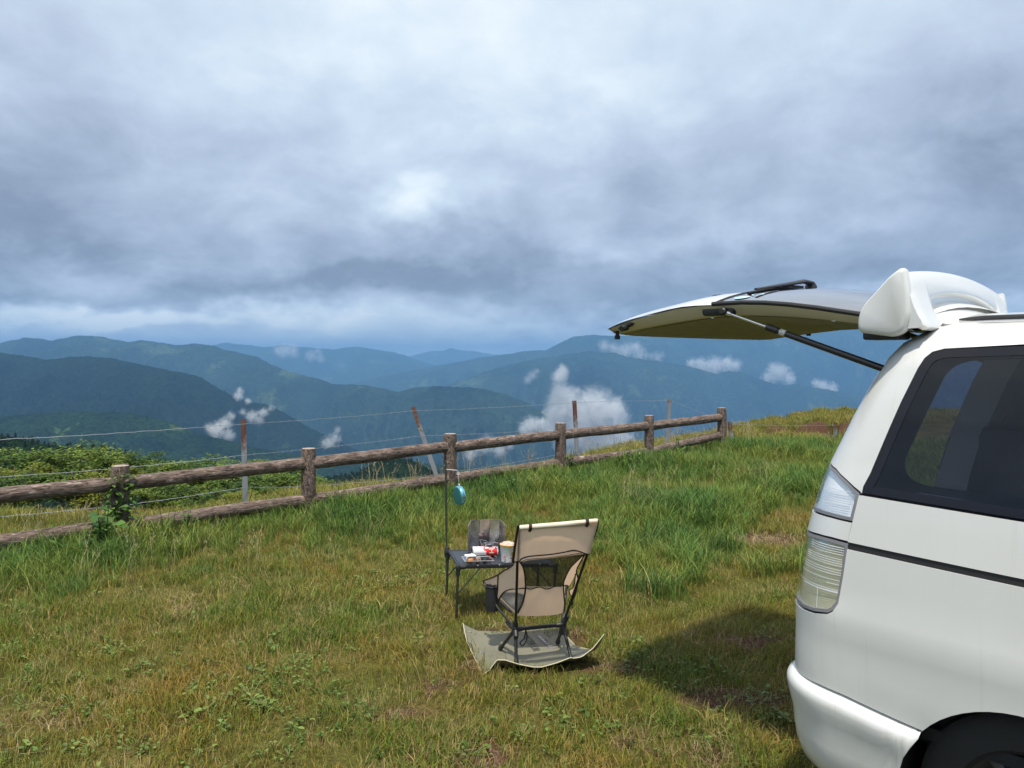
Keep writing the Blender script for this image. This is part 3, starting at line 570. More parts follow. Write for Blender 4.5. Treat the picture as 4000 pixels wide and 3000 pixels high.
SE = [(.2, 1.36), (.55, 1.405), (.8, 1.395), (.9, 1.385), (1.0, 1.37), (1.08, 1.355), (1.15, 1.34), (1.33, 1.285), (1.435, 1.235), (1.565, 1.183), (1.683, 1.122), (1.745, 1.085), (1.79, 1.05), (1.83, .99), (1.9, .9)]
TW = [(.2, -.07), (.3, -.04), (.45, -.012), (.6, 0), (.85, .004), (1.05, -.002), (1.25, -.02), (1.5, -.062), (1.7, -.105), (1.76, -.125), (1.8, -.165), (1.83, -.24), (1.85, -.36)]
SE = [(z, s) for z, s in SE]
def smooth_tab(T, n=90, it=14):
    zs = np.linspace(T[0][0], T[-1][0], n); v = np.interp(zs, *zip(*T))
    for _ in range(it): v[1:-1] = (v[:-2]+2*v[1:-1]+v[2:])/4
    return zs, v
SEs = smooth_tab(SE); TWs = smooth_tab(TW, 120, 3)
RC = .2; WID = 1.8
def PB(a, z, off=0.0):
    se = float(np.interp(z, *SEs)); T = float(np.interp(z, *TWs)); s0 = se-RC
    if a > .6: T -= .012*(min(a, 1.3)-.6)**2/.25
    if a < -2.7: T -= .10*((-2.7-a)/.7)**2
    # shoulder crease under the moulding
    T += .007*math.exp(-((z-(.80+.03*(a-1)))/.05)**2)
    if a <= s0: return (a, T+off, z)
    th = (a-s0)/RC
    if th <= PI/2: return (s0+(RC+off)*math.sin(th), T-RC+(RC+off)*math.cos(th), z)
    return (se+off, T-RC-(th-PI/2)*RC, z)
def aE(z): return float(np.interp(z, *SEs))+.114+.05
def inpoly(x, y, P):
    c = False; j = len(P)-1
    for i in range(len(P)):
        if (P[i][1] > y) != (P[j][1] > y) and x < (P[j][0]-P[i][0])*(y-P[i][1])/(P[j][1]-P[i][1])+P[i][0]: c = not c
        j = i
    return c
def resample(P, h):
    out = []
    for i in range(len(P)):
        a = Vector(P[i]); b = Vector(P[(i+1) % len(P)]); n = max(1, int((b-a).length/h+.5))
        out += [tuple(a.lerp(b, k/n)) for k in range(n)]
    return out
def rnd_poly(P, r, n=4):
    """round the corners of a closed polygon"""
    out = []
    for i in range(len(P)):
        p = Vector(P[i]); a = Vector(P[i-1])-p; b = Vector(P[(i+1) % len(P)])-p; q = min(r, a.length*.45, b.length*.45)
        A = p+a.normalized()*q; B = p+b.normalized()*q
        for k in range(n+1):
            t = k/n; out.append(tuple(A*(1-t)**2+p*2*t*(1-t)+B*t*t))
    return out
def panel(mb, fn, outline, holes=(), h=.03, off=0.0, lip=.010, m=0, mirror=False, h_in=None, flip=False):
    hi = h_in or h
    Ps = [resample(P, h) for P in (outline, *holes)]
    V = []; Ed = []
    for P in Ps:
        o = len(V); V += P; Ed += [(o+i, o+(i+1) % len(P)) for i in range(len(P))]
    xs = [p[0] for p in Ps[0]]; ys = [p[1] for p in Ps[0]]; nb = len(V); bnd = np.array(V)
    x = min(xs)+hi*.5
    while x < max(xs):
        y = min(ys)+hi*.5
        while y < max(ys):
            if inpoly(x, y, Ps[0]) and not any(inpoly(x, y, q) for q in Ps[1:]) and np.min(np.hypot(bnd[:, 0]-x, bnd[:, 1]-y)) > .45*hi: V.append((x, y))
            y += hi
        x += hi
    r = delaunay_2d_cdt([Vector(p) for p in V], Ed, [], 0, 1e-6)
    vv = r[0]; tris = []
    for f in r[2]:
        cx = sum(vv[i].x for i in f)/len(f); cyy = sum(vv[i].y for i in f)/len(f)
        if inpoly(cx, cyy, Ps[0]) and not any(inpoly(cx, cyy, q) for q in Ps[1:]): tris.append(tuple(f))
    P3 = [fn(p.x, p.y, off) for p in vv]
    cnt = {}
    for f in tris:
        for i in range(len(f)):
            e = (f[i], f[(i+1) % len(f)]); k = tuple(sorted(e)); cnt.setdefault(k, []).append(e)
    be = [e[0] for e in cnt.values() if len(e) == 1]
    fs = [f[::-1] if not flip else f for f in tris]
    if lip:
        # rolled edge
        low = {}
        for a, b in be:
            for q in (a, b):
                if q not in low: low[q] = len(P3); P3.append(fn(vv[q].x, vv[q].y, off-lip))
        fs += [((a, b, low[b], low[a]) if not flip else (b, a, low[a], low[b])) for a, b in be]
    mb.add(P3, fs, m)
    if mirror: mb.add([(p[0], -WID-p[1], p[2]) for p in P3], [f[::-1] for f in fs], m)
    return P3

VO = Vector((2.6*.7314, 2.6*.682, 0))
def w2v(v): # van frame -> world, for things that must be placed by the van
    return Vector((VO.x-v[1]*.7314-v[0]*.682, VO.y-v[1]*.682+v[0]*.7314, v[2]))
van = empty('van', VO, math.atan2(.7314, -.682))
tag(van, 'pearl white minivan with its tailgate raised, parked on the grass at right', 'van')
def vobj(name, mb, m, parent=van, **k): return obj(name, mb, m, parent, local=True, **k)

WIN = [(1.092, 1.254), (1.088, 1.278), (1.068, 1.322), (1.032, 1.428), (.984, 1.566), (.94, 1.678), (.922, 1.712), (.900, 1.732), (.865, 1.742), (.648, 1.750), (-.05, 1.762), (-.05, 1.215), (.62, 1.238)]
side_top = [(1.096, 1.259), (1.148, 1.292), (1.212, 1.321), (1.308, 1.334), (aE(1.345), 1.345)]+[(aE(z), z) for z in (1.4, 1.5, 1.6, 1.7, 1.78, 1.83)]+[(-1.7, 1.83), (-2.6, 1.35), (-2.66, 1.15), (-2.5, 1.14), (-2.48, 1.3), (-1.95, 1.60), (-1.65, 1.768), (-.05, 1.765), (.648, 1.753)]+WIN[:9][::-1]
arch = [(.6+.372*math.cos(t), .30+.372*math.sin(t)) for t in np.linspace(R(38), R(187), 26)]
arch2 = [(-2.35+.372*math.cos(t), .30+.372*math.sin(t)) for t in np.linspace(R(-7), R(187), 30)]
ml = lambda a: 1.073-.030*(1.128-a)
lower = [(1.134, 1.060), (1.146, .969), (1.162, .870), (1.181, .838), (1.2, .825), (1.256, .812), (1.316, .807), (aE(.82), .815), (aE(.57), .567), (1.392, .567), (1.332, .564), (1.296, .565), (1.236, .568), (1.144, .561), (1.056, .549), (.976, .539), (.897, .531)]+arch+[(.23, .22)]+[(-1.97, .22)]+arch2+[(-2.73, .22), (-3.3, .25), (-3.38, ml(-3.38)-.014)]
upper = [(1.101, 1.246), (1.133, 1.085)]+[(-2.75, ml(-2.75)+.010), (-2.68, 1.13), (-.05, 1.207), (.62, 1.231)]
strip = [(1.121, 1.150), (1.133, 1.088), (1.192, 1.091), (1.252, 1.089), (1.372, 1.079), (aE(1.09), 1.095), (aE(1.15), 1.150), (1.356, 1.147), (1.252, 1.152), (1.2, 1.153)]
b = MB()
panel(b, PB, side_top, h=.03, h_in=.05, mirror=True); panel(b, PB, upper, h=.035, h_in=.06, mirror=True); panel(b, PB, lower, h=.03, h_in=.05, mirror=True); panel(b, PB, strip, h=.03, mirror=True)
# roof, windscreen frame and nose
def ztop(s): return lerp(s, [(-3.38, .86), (-3.2, .98), (-2.66, 1.15), (-2.6, 1.35), (-1.7, 1.828), (1.2, 1.828)])
def roof(s, k):
    z = ztop(s); e = PB(min(s, .95), z)[1] if s > -2.7 else PB(s, z)[1]; t = e+(-WID-2*e)*k; return (s, t, z+.058*(1-(2*k-1)**2)*(1 if s > -2.5 else .6)-(.02 if s > .96 else 0))
b.grid(roof, [1.0, .97, .93, .8, .4, 0, -.5, -1., -1.4, -1.7], [i/24 for i in range(25)])
b.grid(roof, [-2.66, -2.8, -3.0, -3.2, -3.38], [i/16 for i in range(17)])
b.grid(lambda z, k: (-3.38-.06*(1-(2*k-1)**2), PB(-3.38, z)[1]+(-WID-2*PB(-3.38, z)[1])*k, z), [.86, .7, .5, .3], [i/12 for i in range(13)])
body = vobj('body', b, M_PAINT, ang=40)
# dark shell behind the panel gaps, pillars, arches, underside
b = MB()
inner = [(1.30, 1.30), (1.30, .25), (.98, .25)]+[(.6+.385*math.cos(t), .30+.385*math.sin(t)) for t in np.linspace(R(-5), R(185), 20)]+[(-1.95, .22)]+[(-2.35+.385*math.cos(t), .30+.385*math.sin(t)) for t in np.linspace(R(-5), R(185), 20)]+[(-3.3, .3), (-3.3, 1.0), (-2.6, 1.12), (-.05, 1.20), (1.0, 1.25)]
panel(b, PB, inner, h=.05, h_in=.09, off=-.020, lip=0, mirror=True)
for zz in (-.05, -1.02): panel(b, PB, [(zz+.05, 1.20), (zz+.05, 1.765), (zz-.05, 1.765), (zz-.05, 1.20)], h=.05, off=-.004, lip=.02, mirror=True)
for cx in (.6, -2.35):
    for sgn in (0, 1):
        f = lambda t, w, cx=cx, sgn=sgn: (cx+.383*math.cos(t), (-w if not sgn else -WID+w), .30+.383*math.sin(t))
        b.grid(f, list(np.linspace(R(-20), R(200), 24)), [.012, .30]); 
        c = [f(t, .30) for t in np.linspace(R(-20), R(200), 24)]; b.add(c, [tuple(range(24))])
b.box((-1.15, -.9, .27), (4.1, 1.4, .08)); 
vobj('underbody', b, M_RUB)
# belt moulding
b = MB(); panel(b, PB, [(1.130, 1.083), (1.132, 1.062), (.6, 1.046), (-2.7, ml(-2.7)-.012), (-2.7, ml(-2.7)+.008), (.6, 1.066)], h=.03, off=-.004, lip=.012, mirror=True)
vobj('side_moulding', b, M_BLK)
# windows
def off_poly(P, d):
    n = len(P); A = sum(P[i][0]*P[(i+1) % n][1]-P[(i+1) % n][0]*P[i][1] for i in range(n)); sg = 1 if A > 0 else -1; out = []
    for i in range(n):
        a, p, c = Vector(P[i-1]), Vector(P[i]), Vector(P[(i+1) % n]); e1 = (p-a).normalized(); e2 = (c-p).normalized()
        n1 = Vector((-e1.y, e1.x))*sg; n2 = Vector((-e2.y, e2.x))*sg; q = (n1+n2); q = q/max(.35, q.dot(n1)) if q.length > 1e-6 else n1
        out.append(tuple(p+q*d))
    return out
w_sl = [(-.09, 1.762), (-.09, 1.205), (-.97, 1.175), (-.97, 1.765)]; w_fr = [(-1.07, 1.765), (-1.07, 1.172), (-2.46, 1.145), (-2.45, 1.29), (-1.95, 1.585), (-1.66, 1.760)]
Wn = rnd_poly(WIN, .03)
for nm, wp, lab in (('quarter_window', WIN, None), ('sliding_door_window', w_sl, None), ('front_door_window', w_fr, None)):
    for mir in (False, True):
        fr_in = rnd_poly(off_poly(wp, .030), .05)
        for part_ in (0, 1):
            bb = MB(); tmp = MB()
            if part_ == 0: panel(tmp, PB, off_poly(wp, .002), [fr_in], h=.03, off=-.003, lip=.012)
            else: panel(tmp, PB, off_poly(wp, .006), h=.04, off=-.005, lip=0)
            if mir: tmp.v = [(p[0], -WID-p[1], p[2]) for p in tmp.v]; tmp.f = [f[::-1] for f in tmp.f]
            o_ = vobj(nm if part_ == 1 else 'window_seal', tmp, M_GLASS if part_ == 1 else M_SEAL, van)
            if part_ == 0: seal = o_
            else: seal.parent = o_
b = MB(); b.grid(lambda s, k: (lambda r: (r[0]-.0, r[1], r[2]+.002))(roof(s, .03+.94*k)), [-1.7, -1.9, -2.1, -2.3, -2.6, -2.655], [i/16 for i in range(17)]); vobj('windscreen', b, M_SEAL)
# roof drip rail
b = MB(); b.tube([(s, PB(min(s, .9), 1.828)[1]-.05-(.05*max(0, s-.8)/.1), ztop(s)+.018) for s in (.90, .85, .8, .7, .5, 0, -.8, -1.6)], [.004, .007, .008, .008, .008, .008, .008, .008], 8)
b.tube([(s, -WID-PB(min(s, .9), 1.828)[1]+.05, ztop(s)+.018) for s in (.9, .8, .5, 0, -.8, -1.6)], .008, 8); vobj('roof_rail', b, M_BLK)
# interior
b = MB()
innerwin = [(1.0, 1.352), (.94, 1.515), (.884, 1.659), (.856, 1.687), (.816, 1.702), (.6, 1.712), (0, 1.72), (0, 1.285), (.64, 1.285), (.93, 1.290), (.975, 1.305)]
panel(b, PB, [(1.17, 1.24), (1.15, 1.36), (1.06, 1.60), (.99, 1.74), (.93, 1.80), (-1.6, 1.80), (-1.6, .45), (1.24, .45), (1.22, 1.0)], [rnd_poly(innerwin, .04), [(-.12, 1.72), (-.94, 1.72), (-.94, 1.27), (-.12, 1.27)]], h=.05, h_in=.08, off=-.10, lip=.0, mirror=True)
b.grid(lambda s, k: (s, -.26-1.28*k, 1.792+.05*(1-(2*k-1)**2)), [.92, .4, -.2, -1., -1.65], [i/10 for i in range(11)])
b.box((-.35, -.9, .50), (3.3, 1.66, .04)); b.box((1.28, -.9, .52), (.2, 1.5, .10))
b.tube([PB(s, 1.22, -.135) for s in (1.1, .6, 0, -.9)], .035, 10); b.tube([(p[0], -WID-p[1], p[2]) for p in [PB(s, 1.22, -.135) for s in (1.1, .6, 0, -.9)]], .035, 10)
vobj('interior_trim', b, M_INT)
b = MB()
for tt in (-.52, -1.28):
    b.box((.72, tt, .98), (.16, .66, 1.04), bev=.05); b.box((.42, tt, .62), (.5, .66, .24), bev=.05)
for tt in (-.45, -1.35): b.box((-.35, tt, 1.02), (.18, .55, .82), (Vector((.97, 0, .2)), Vector((0, 1, 0)), Vector((-.2, 0, .97)).normalized()), bev=.06); b.box((-.6, tt, .62), (.5, .55, .2), bev=.06); b.box((-.30, tt, 1.52), (.1, .28, .18), bev=.04)
vobj('seats', b, M_SEAT)
# jambs of the rear opening
b = MB()
zs = [.57, .7, .85, 1., 1.15, 1.3, 1.4, 1.5, 1.6, 1.7, 1.78, 1.83]
for mir in (0, 1):
    f = lambda z, k: (lambda p: (p[0]-.14*k, (p[1]-.025*k if not mir else -WID-p[1]+.025*k), z))(PB(aE(z), z, -.008))
    b.grid(f, zs, [0, .3, 1])
b.grid(lambda k, j: (1.0-.10*j, -.30-1.2*k, 1.825+.05*(1-(2*k-1)**2)-.03*j), [i/10 for i in range(11)], [0, 1])
vobj('tailgate_jamb', b, M_PAINT2)
# bumper
def bump_prof(z): return lerp(z, [(.20, -.030), (.225, .005), (.25, .026), (.33, .034), (.42, .022), (.47, .026), (.515, .030), (.538, .027), (.552, .014), (.560, .000), (.568, -.03)])
def PBm(a, z, off=0.0): return PB(a, z, off+bump_prof(z+.5*(1+sstep(np.array(z), .40, .50))*max(0, .563-zseam(a)))+.004)
def zseam(a): return lerp(a, [(.9, .524), (.976, .530), (1.056, .540), (1.144, .552), (1.236, .560), (1.4, .563), (2, .563)])
b = MB()
def fb(a, k, mir=False):
    zb = .20 if a > 1.02 else lerp(a, [(.9, .51), (.945, .43), (.965, .36), (.972, .30), (1.02, .20)])
    z = zb+(zseam(a)+.0055-zb)*k; p = PBm(a, z)
    return p
us = [.898, .92, .945, .965, .975, .99, 1.02, 1.06]+list(np.linspace(1.1, 1.62, 22))+[1.7]; ksb = [0, .06, .15, .3, .45, .6, .7, .78, .85, .9, .94, .97, 1.0]
b.grid(fb, us, ksb, flip=True)
b.grid(lambda a, k: (lambda p: (p[0], -WID-p[1], p[2]))(fb(a, k)), us, ksb)
e = PB(1.7, .5)[1]
b.grid(lambda q, k: (lambda p: (p[0]+.05*(1-(2*q-1)**2), e+(-WID-2*e)*q, p[2]))(fb(1.7, k)), [i/16 for i in range(17)], ksb, flip=True)
b.grid(lambda q, k: (1.40+.05*(1-(2*q-1)**2)-.16*k, e+(-WID-2*e)*q, .565), [i/8 for i in range(9)], [0, 1])
vobj('rear_bumper', b, M_PAINT, ang=50)
# lamps
def lampset(mir):
    fx = (lambda tmp: tmp) if not mir else (lambda tmp: (setattr(tmp, 'v', [(p[0], -WID-p[1], p[2]) for p in tmp.v]), setattr(tmp, 'f', [f[::-1] for f in tmp.f]), tmp)[2])
    up = [(1.098, 1.252), (1.118, 1.156), (1.156, 1.157), (1.2, 1.159), (1.252, 1.158), (1.356, 1.153), (aE(1.16), 1.158), (aE(1.335), 1.338), (1.308, 1.327), (1.212, 1.316), (1.148, 1.287)]
    lo = [(1.130, 1.080), (1.192, 1.084), (1.252, 1.083), (1.372, 1.073), (aE(1.08), 1.085), (aE(.83), .822), (1.352, .817), (1.316, .814), (1.256, .819), (1.196, .830), (1.178, .843), (1.158, .870), (1.142, .969)]
    for nm, P, zr in (('upper_tail_lamp', up, (1.16, 1.33)), ('lower_tail_lamp', lo, (.83, 1.075))):
        t = MB(); Pi = off_poly(P, .012); panel(t, PB, off_poly(P, .0015), [Pi], h=.025, off=-.001, lip=.012)
        rim = vobj(nm, fx(t), M_GREY)
        t = MB(); panel(t, PB, off_poly(P, .010), h=.025, off=-.011, lip=0); vobj('reflector', fx(t), M_LAMP if nm[0] == 'u' else M_LAMPL, rim)
        t = MB()
        rows = [(1.252, 1.229), (1.219, 1.196), (1.187, 1.166)] if nm[0] == 'u' else [(1.060, 1.036), (1.020, .997), (.982, .965), (.946, .932), (.912, .907)]
        for r_, (z1, z0) in enumerate(rows):
            n_ = max(1, int((z1-z0)/.0070)); sh = [0, .006, .01, .014, .018][r_]
            for k in range(n_+1):
                zc = z1-(z1-z0)*k/max(1, n_); a0 = (1.122 if nm[0] == 'u' else 1.146)+sh*.9+(1.25-z1)*.12*(nm[0] == 'u'); a1 = 1.300+.020*r_-(.03 if nm[0] == 'u' else 0)
                if r_ >= 3 and k: a1 = a0+.05
                t.grid(lambda a, q: PB(a, zc+.0026*(q-.5), -.004), list(np.linspace(a0, a1, 10)), [0, 1], flip=True)
        if nm[0] == 'l': t.grid(lambda a, q: PB(a, .905+.005*(q-.5), -.003), list(np.linspace(1.165, 1.33, 10)), [0, 1], flip=True); t.grid(lambda z, q: PB(1.245+.0025*(q-.5), z, -.003), [.835, .905], [0, 1])
        vobj('lens_ribs', fx(t), M_RIBD if nm[0] == 'u' else M_RIB, rim, smooth=False)
        t = MB(); panel(t, PB, off_poly(P, .010), h=.03, off=0.001, lip=0); vobj('lens', fx(t), M_CLEAR, rim)
lampset(False); lampset(True)
# wheels
M_TYRE = mat('tyre_rubber', (.02, .02, .021), .85, bump=.3, bscale=120); M_RIM = mat('dull_dark_rim', (.10, .10, .105), .5, .6)
def wheel(cx, t, sg):
    ax = (Vector((1, 0, 0)), Vector((0, 0, 1)), Vector((0, sg, 0)))
    b = MB(); b.lathe([(.20, -.10), (.30, -.10), (.325, -.085), (.33, -.05), (.33, .05), (.325, .085), (.30, .10), (.22, .10), (.205, .085)], (cx, t, .325), ax, 40, capb=False, capt=False); o = vobj('wheel', b, M_TYRE)
    b = MB(); b.lathe([(.21, -.09), (.21, .075), (.19, .06), (.17, .03), (.05, .035), (.035, .05)], (cx, t, .325), ax, 30, capb=False)
    for k in range(7):
        a = 2*PI*k/7; d = Vector((math.cos(a), 0, math.sin(a))); c = Vector((cx, t+sg*.05, .325)); b.box(c+d*.12, (.16, .03, .035), (d, Vector((0, 1, 0)), Vector((-d.z, 0, d.x))), bev=.006)
    vobj('rim', b, M_RIM, o)
for cx in (.6, -2.35):
    wheel(cx, -.16, 1); wheel(cx, -WID+.16, -1)
for mir in (0, 1):
    t_ = -.22 if not mir else -WID+.22; b = MB(); b.box((-3.40, t_, .78), (.08, .34, .16), bev=.02); vobj('headlamp', b, M_LENS)
b = MB(); b.box((-3.43, -.9, .72), (.06, .8, .14), bev=.02); vobj('grille', b, M_BLK)

# ---- raised tailgate
EDG = [(.98, 1.815), (1.03, 1.842), (1.146, 1.862), (1.273, 1.888), (1.426, 1.913), (1.548, 1.926), (1.640, 1.929), (1.715, 1.927), (1.80, 1.930), (1.885, 1.929), (1.97, 1.917), (2.06, 1.902), (2.17, 1.885), (2.259, 1.868), (2.319, 1.850)]
EDs = smooth_tab(EDG, 110, 10)
TC, TH = -.9, .765
def gtop(s, k, off=0.0):  # k -1..1 across, s along
    bul = .07*(1-k*k)*max(0, (s-1.2)/1.1); th = TH-.035*max(0, (s-2.0)/.32)**2-.02*max(0, (1.2-s)/.2)
    e = float(np.interp(s, *EDs)); cr = .098*(1-abs(k)**2.2)
    return (s+bul, TC+k*th, e+cr+off)
ks_ = [-1, -.985, -.95, -.9, -.8, -.65, -.5, -.35, -.2, 0, .2, .35, .5, .65, .8, .9, .95, .985, 1]
def gglass(k): return 1.715+.0*k
b = MB()
ss = [1.715+.02, 1.76, 1.82, 1.885, 1.95, 2.03, 2.1, 2.17, 2.22, 2.27, 2.30, 2.319]
b.grid(gtop, ss, ks_, flip=True)
b.grid(gtop, [.98, 1.0, 1.03, 1.07, 1.12, 1.16], ks_, flip=True)
# number plate recess and handle ridge on the outer skin
b.grid(lambda s, k: gtop(s, k*.36, .014*math.sin(PI*min(1, max(0, (s-1.93)/.12)))), [1.93, 1.95, 1.99, 2.03, 2.05], [-1, -.9, -.5, 0, .5, .9, 1], flip=True)
# edge return flange
FL = [(.98, 1.80), (1.03, 1.815), (1.173, 1.836), (1.296, 1.856), (1.44, 1.873), (1.576, 1.884), (1.70, 1.888), (1.802, 1.884), (2.002, 1.864), (2.152, 1.847), (2.231, 1.836), (2.30, 1.826)]
FLs = smooth_tab(FL, 110, 10)
def fl(s): return float(np.interp(s, *FLs))
sf = [.98, 1.03, 1.1, 1.2, 1.3, 1.4, 1.5, 1.6, 1.7, 1.8, 1.9, 2.0, 2.1, 2.17, 2.23, 2.28, 2.3]
gate = None
gate_b = b
t2 = MB()
for k in (1, -1):
    def flange(s, q, k=k):
        g = gtop(s+.019*(s-.98)/1.32, k); return (s, g[1]-k*(.012*min(1, q*3)+.045*q*q), g[2]-.004-(g[2]-.004-fl(s)+.0)*q)
    t2.grid(flange, sf, [0, .15, .4, .7, 1], flip=(k == 1))
    # inner shoulder under the flange down to the lining
    def under(s, q, k=k): 
        p = flange(s, 1); return (s, p[1]-k*.05*q, p[2]-.002*math.sin(PI*q))
    t2.grid(under, sf, [0, .5, 1], flip=(k == 1))
t2.grid(lambda k, q: (lambda g: (g[0]-.010*min(1, 3*q)-.02*q, g[1]*(1-.02*q)+TC*.02*q, g[2]-.003-(g[2]-.003-1.826)*q))(gtop(2.319, k)), ks_, [0, .2, .6, 1])
gate = vobj('tailgate', b, M_PAINT2, ang=40); tag(gate)
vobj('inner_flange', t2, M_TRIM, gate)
b = MB()
def lining(s, k):
    e = abs(k); z = fl(s)-.003-.020*sstep(np.array(1-e), 0, .12)*min(1, (s-1.05)/.15)*min(1, max(0, (2.31-s)/.08))
    bul = .06*(1-k*k)*max(0, (s-1.2)/1.1); return (s+bul, TC+k*(TH-.105), float(z))
b.grid(lining, [1.0, 1.05, 1.1, 1.2, 1.35, 1.5, 1.65, 1.8, 1.95, 2.1, 2.2, 2.26, 2.29, 2.31], [-1, -.98, -.94, -.88, -.7, -.4, 0, .4, .7, .88, .94, .98, 1], m=0)
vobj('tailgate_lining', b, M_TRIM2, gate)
M_GGL = mat('tailgate_glass', (.06, .05, .055), .06, spec=.9, coat=1.0)
b = MB(); b.grid(lambda s, k: gtop(s, k*.985, .003), [1.13, 1.2, 1.3, 1.4, 1.5, 1.6, 1.68, 1.728], [-1]+ks_[3:-3]+[1], flip=True); gg = vobj('tailgate_glass', b, M_GGL, gate)
b = MB(); b.tube([gtop(s, 1.0, .004) for s in (1.13, 1.2, 1.3, 1.4, 1.5, 1.6, 1.68, 1.735)], .009, 8); b.tube([gtop(s, -1.0, .004) for s in (1.13, 1.2, 1.3, 1.4, 1.5, 1.6, 1.735)], .009, 8); b.tube([gtop(1.733, k, .003) for k in ks_], .005, 6)
vobj('glass_seal', b, M_RUB, gg)
M_STK = mat('pale_blue_sticker', (.45, .72, .85), .5); b = MB()
for s_, k_, r_ in ((1.655, .86, .032), (1.615, .78, .026)):
    rin = .0 if r_ > .03 else .75
    b.grid(lambda a, q: gtop(s_+r_*q*math.cos(a), k_+r_*q*math.sin(a)/TH, .0055), list(np.linspace(0, 2*PI, 20)), [rin, 1])
vobj('round_sticker', b, M_STK, gg)
# wiper
b = MB(); pv = Vector(gtop(1.70, -.12, .004)); b.lathe([(.028, -.01), (.028, .03), (.02, .045), (.008, .05)], pv, n=20)
p1 = Vector(gtop(1.64, .74, .012)); mid = pv.lerp(p1, .5)+Vector((0, 0, .035))
arm = [pv+Vector((0, 0, .045)), pv.lerp(p1, .15)+Vector((0, 0, .052)), mid+Vector((0, 0, .0)), p1+Vector((0, 0, .012))]
b.tube(arm, [.02, .019, .014, .008], 10, flat=.55); wp = vobj('wiper', b, M_BLK, gate)
b = MB(); b.tube([gtop(1.675, k, .010) for k in (-.10, .1, .3, .5, .74)], .006, 6); b.tube([gtop(1.675, k, .005) for k in (-.10, .1, .3, .5, .74)], .003, 4)
b.tube([gtop(1.677, k, .020) for k in (.05, .2, .35)], .005, 6); vobj('wiper_blade', b, M_RUB, wp)
# latch hole, bump stops, strut bracket
b = MB(); P0 = Vector((2.20, -.163, 1.858)); d = Vector((-.96, 0, .27)).normalized(); up_ = Vector((.27, 0, .96)).normalized(); out_ = Vector((0, 1, 0))
b.tube([P0-d*.045, P0-d*.03, P0+d*.03, P0+d*.045], [.006, .014, .014, .006], 12, flat=.8); b.tube([P0+Vector((0, .0, -.006)), P0+Vector((0, .035, -.014))], [.016, .013], 10)
vobj('tailgate_catch', b, M_BLK, gate)
for s_, t_ in ((2.283, -.20), (1.99, -1.50)):
    b = MB(); z_ = fl(s_)-.0; b.lathe([(.011, -.030), (.013, -.026), (.013, -.012), (.009, -.010), (.009, .01)], (s_, t_, z_), n=14); vobj('rubber_stop', b, M_RUB, gate)
b = MB(); b.box((1.72, -.162, 1.902), (.15, .03, .036), (Vector((1, 0, .02)), Vector((0, 1, 0)), Vector((-.02, 0, 1))), bev=.012); b.lathe([(.016, 0), (.016, .02), (.01, .026)], (1.685, -.150, 1.900), (Vector((1, 0, 0)), Vector((0, 0, 1)), Vector((0, 1, 0))), 14)
vobj('strut_bracket', b, M_BLK, gate)
for sg in (0, 1):
    yy = lambda t: t if not sg else -WID-t
    A_, B_ = Vector((1.682, yy(-.145), 1.897)), Vector((1.06, yy(-.215), 1.662)); 
    b = MB(); m_ = A_.lerp(B_, .33); b.tube([A_.lerp(B_, .29), A_.lerp(B_, .30), B_], [.010, .0125, .0125], 16); b.tube([A_.lerp(B_, .275), A_.lerp(B_, .345)], .0145, 16)
    st = vobj('gas_strut', b, M_STRUT)
    b = MB(); b.tube([A_, A_.lerp(B_, .28)], .0055, 12); b.tube([A_+(A_-B_).normalized()*.02, A_.lerp(B_, .04)], .010, 10); vobj('strut_rod', b, M_CHROME, st)
    b = MB(); q = A_.lerp(B_, .36); q2 = A_.lerp(B_, .395); b.tube([q, q2], .0131, 16); vobj('strut_label', b, mat('silver_label', (.6, .6, .55), .5, var=.5, vscale=120), st)
# spoiler
def SK(t): return .060*(-t-.12)/1.2
def ring(t):
    """front / top / back outline of the spoiler at lateral position t"""
    k = (t+.83)/.68; e = abs(k)
    zt = 2.045-.038*k*k-.015*k; zb = 1.815+(.105*(1-k*k) if e < .86 else 0.03*(1-e)/.14)
    return zt, zb
b = MB()
def spo(t, j):
    k = (t+.83)/.68; e = min(1, abs(k)); zt = 2.043-.040*k*k
    crown = .07*(1-k*k)
    base = [(1.135, 1.800+crown), (1.140, 1.845+crown*.9), (1.122, 1.890+crown*.75), (1.075, 1.945+crown*.5), (1.035, zt-.018), (1.012, zt-.003), (.998, zt-.001), (.986, zt-.012), (.978, zt-.05)]
    inside = e < .74
    ed = sstep(np.array(e), .74, .86)
    za = 1.965-.05*(abs((t+.83)/.53))**2.2 if inside else 1.9
    if inside:
        zl = 1.922-.060*((t+.83)/.55)**2; rest = [(.972, za+.012), (.975, za+.002), (.986, za-.005), (1.000, za-.012), (1.008, zl), (1.008, zl-.03)]
    else:
        rest = [(.968, 1.93), (.955, 1.885), (.940, 1.850), (.928, 1.830), (.924, 1.815), (.94, 1.805)]
    return base+rest
ts = [-.128, -.132, -.15, -.2, -.26, -.31, -.325, -.335, -.345, -.36, -.42, -.5, -.6, -.7, -.83, -.96, -1.06, -1.16, -1.24, -1.30, -1.315, -1.325, -1.335, -1.36, -1.42, -1.48, -1.51, -1.528, -1.532]
rows_ = []
for t in ts:
    L = spo(t, 0); k = (t+.83)/.702; sh = 1.0
    if abs(k) > .985: c0 = (1.04, 1.90); L = [(c0[0]+(p[0]-c0[0])*.93, c0[1]+(p[1]-c0[1])*.93) for p in L]
    rows_.append([(p[0]+SK(t), t, p[1]) for p in L])
b.grid(lambda i, j: rows_[i][j], list(range(len(ts))), list(range(15)))
b.add(rows_[0], [tuple(range(15))[::-1]]); b.add(rows_[-1], [tuple(range(15))])
spoiler = vobj('roof_spoiler', b, M_PAINT2, gate, ang=38)
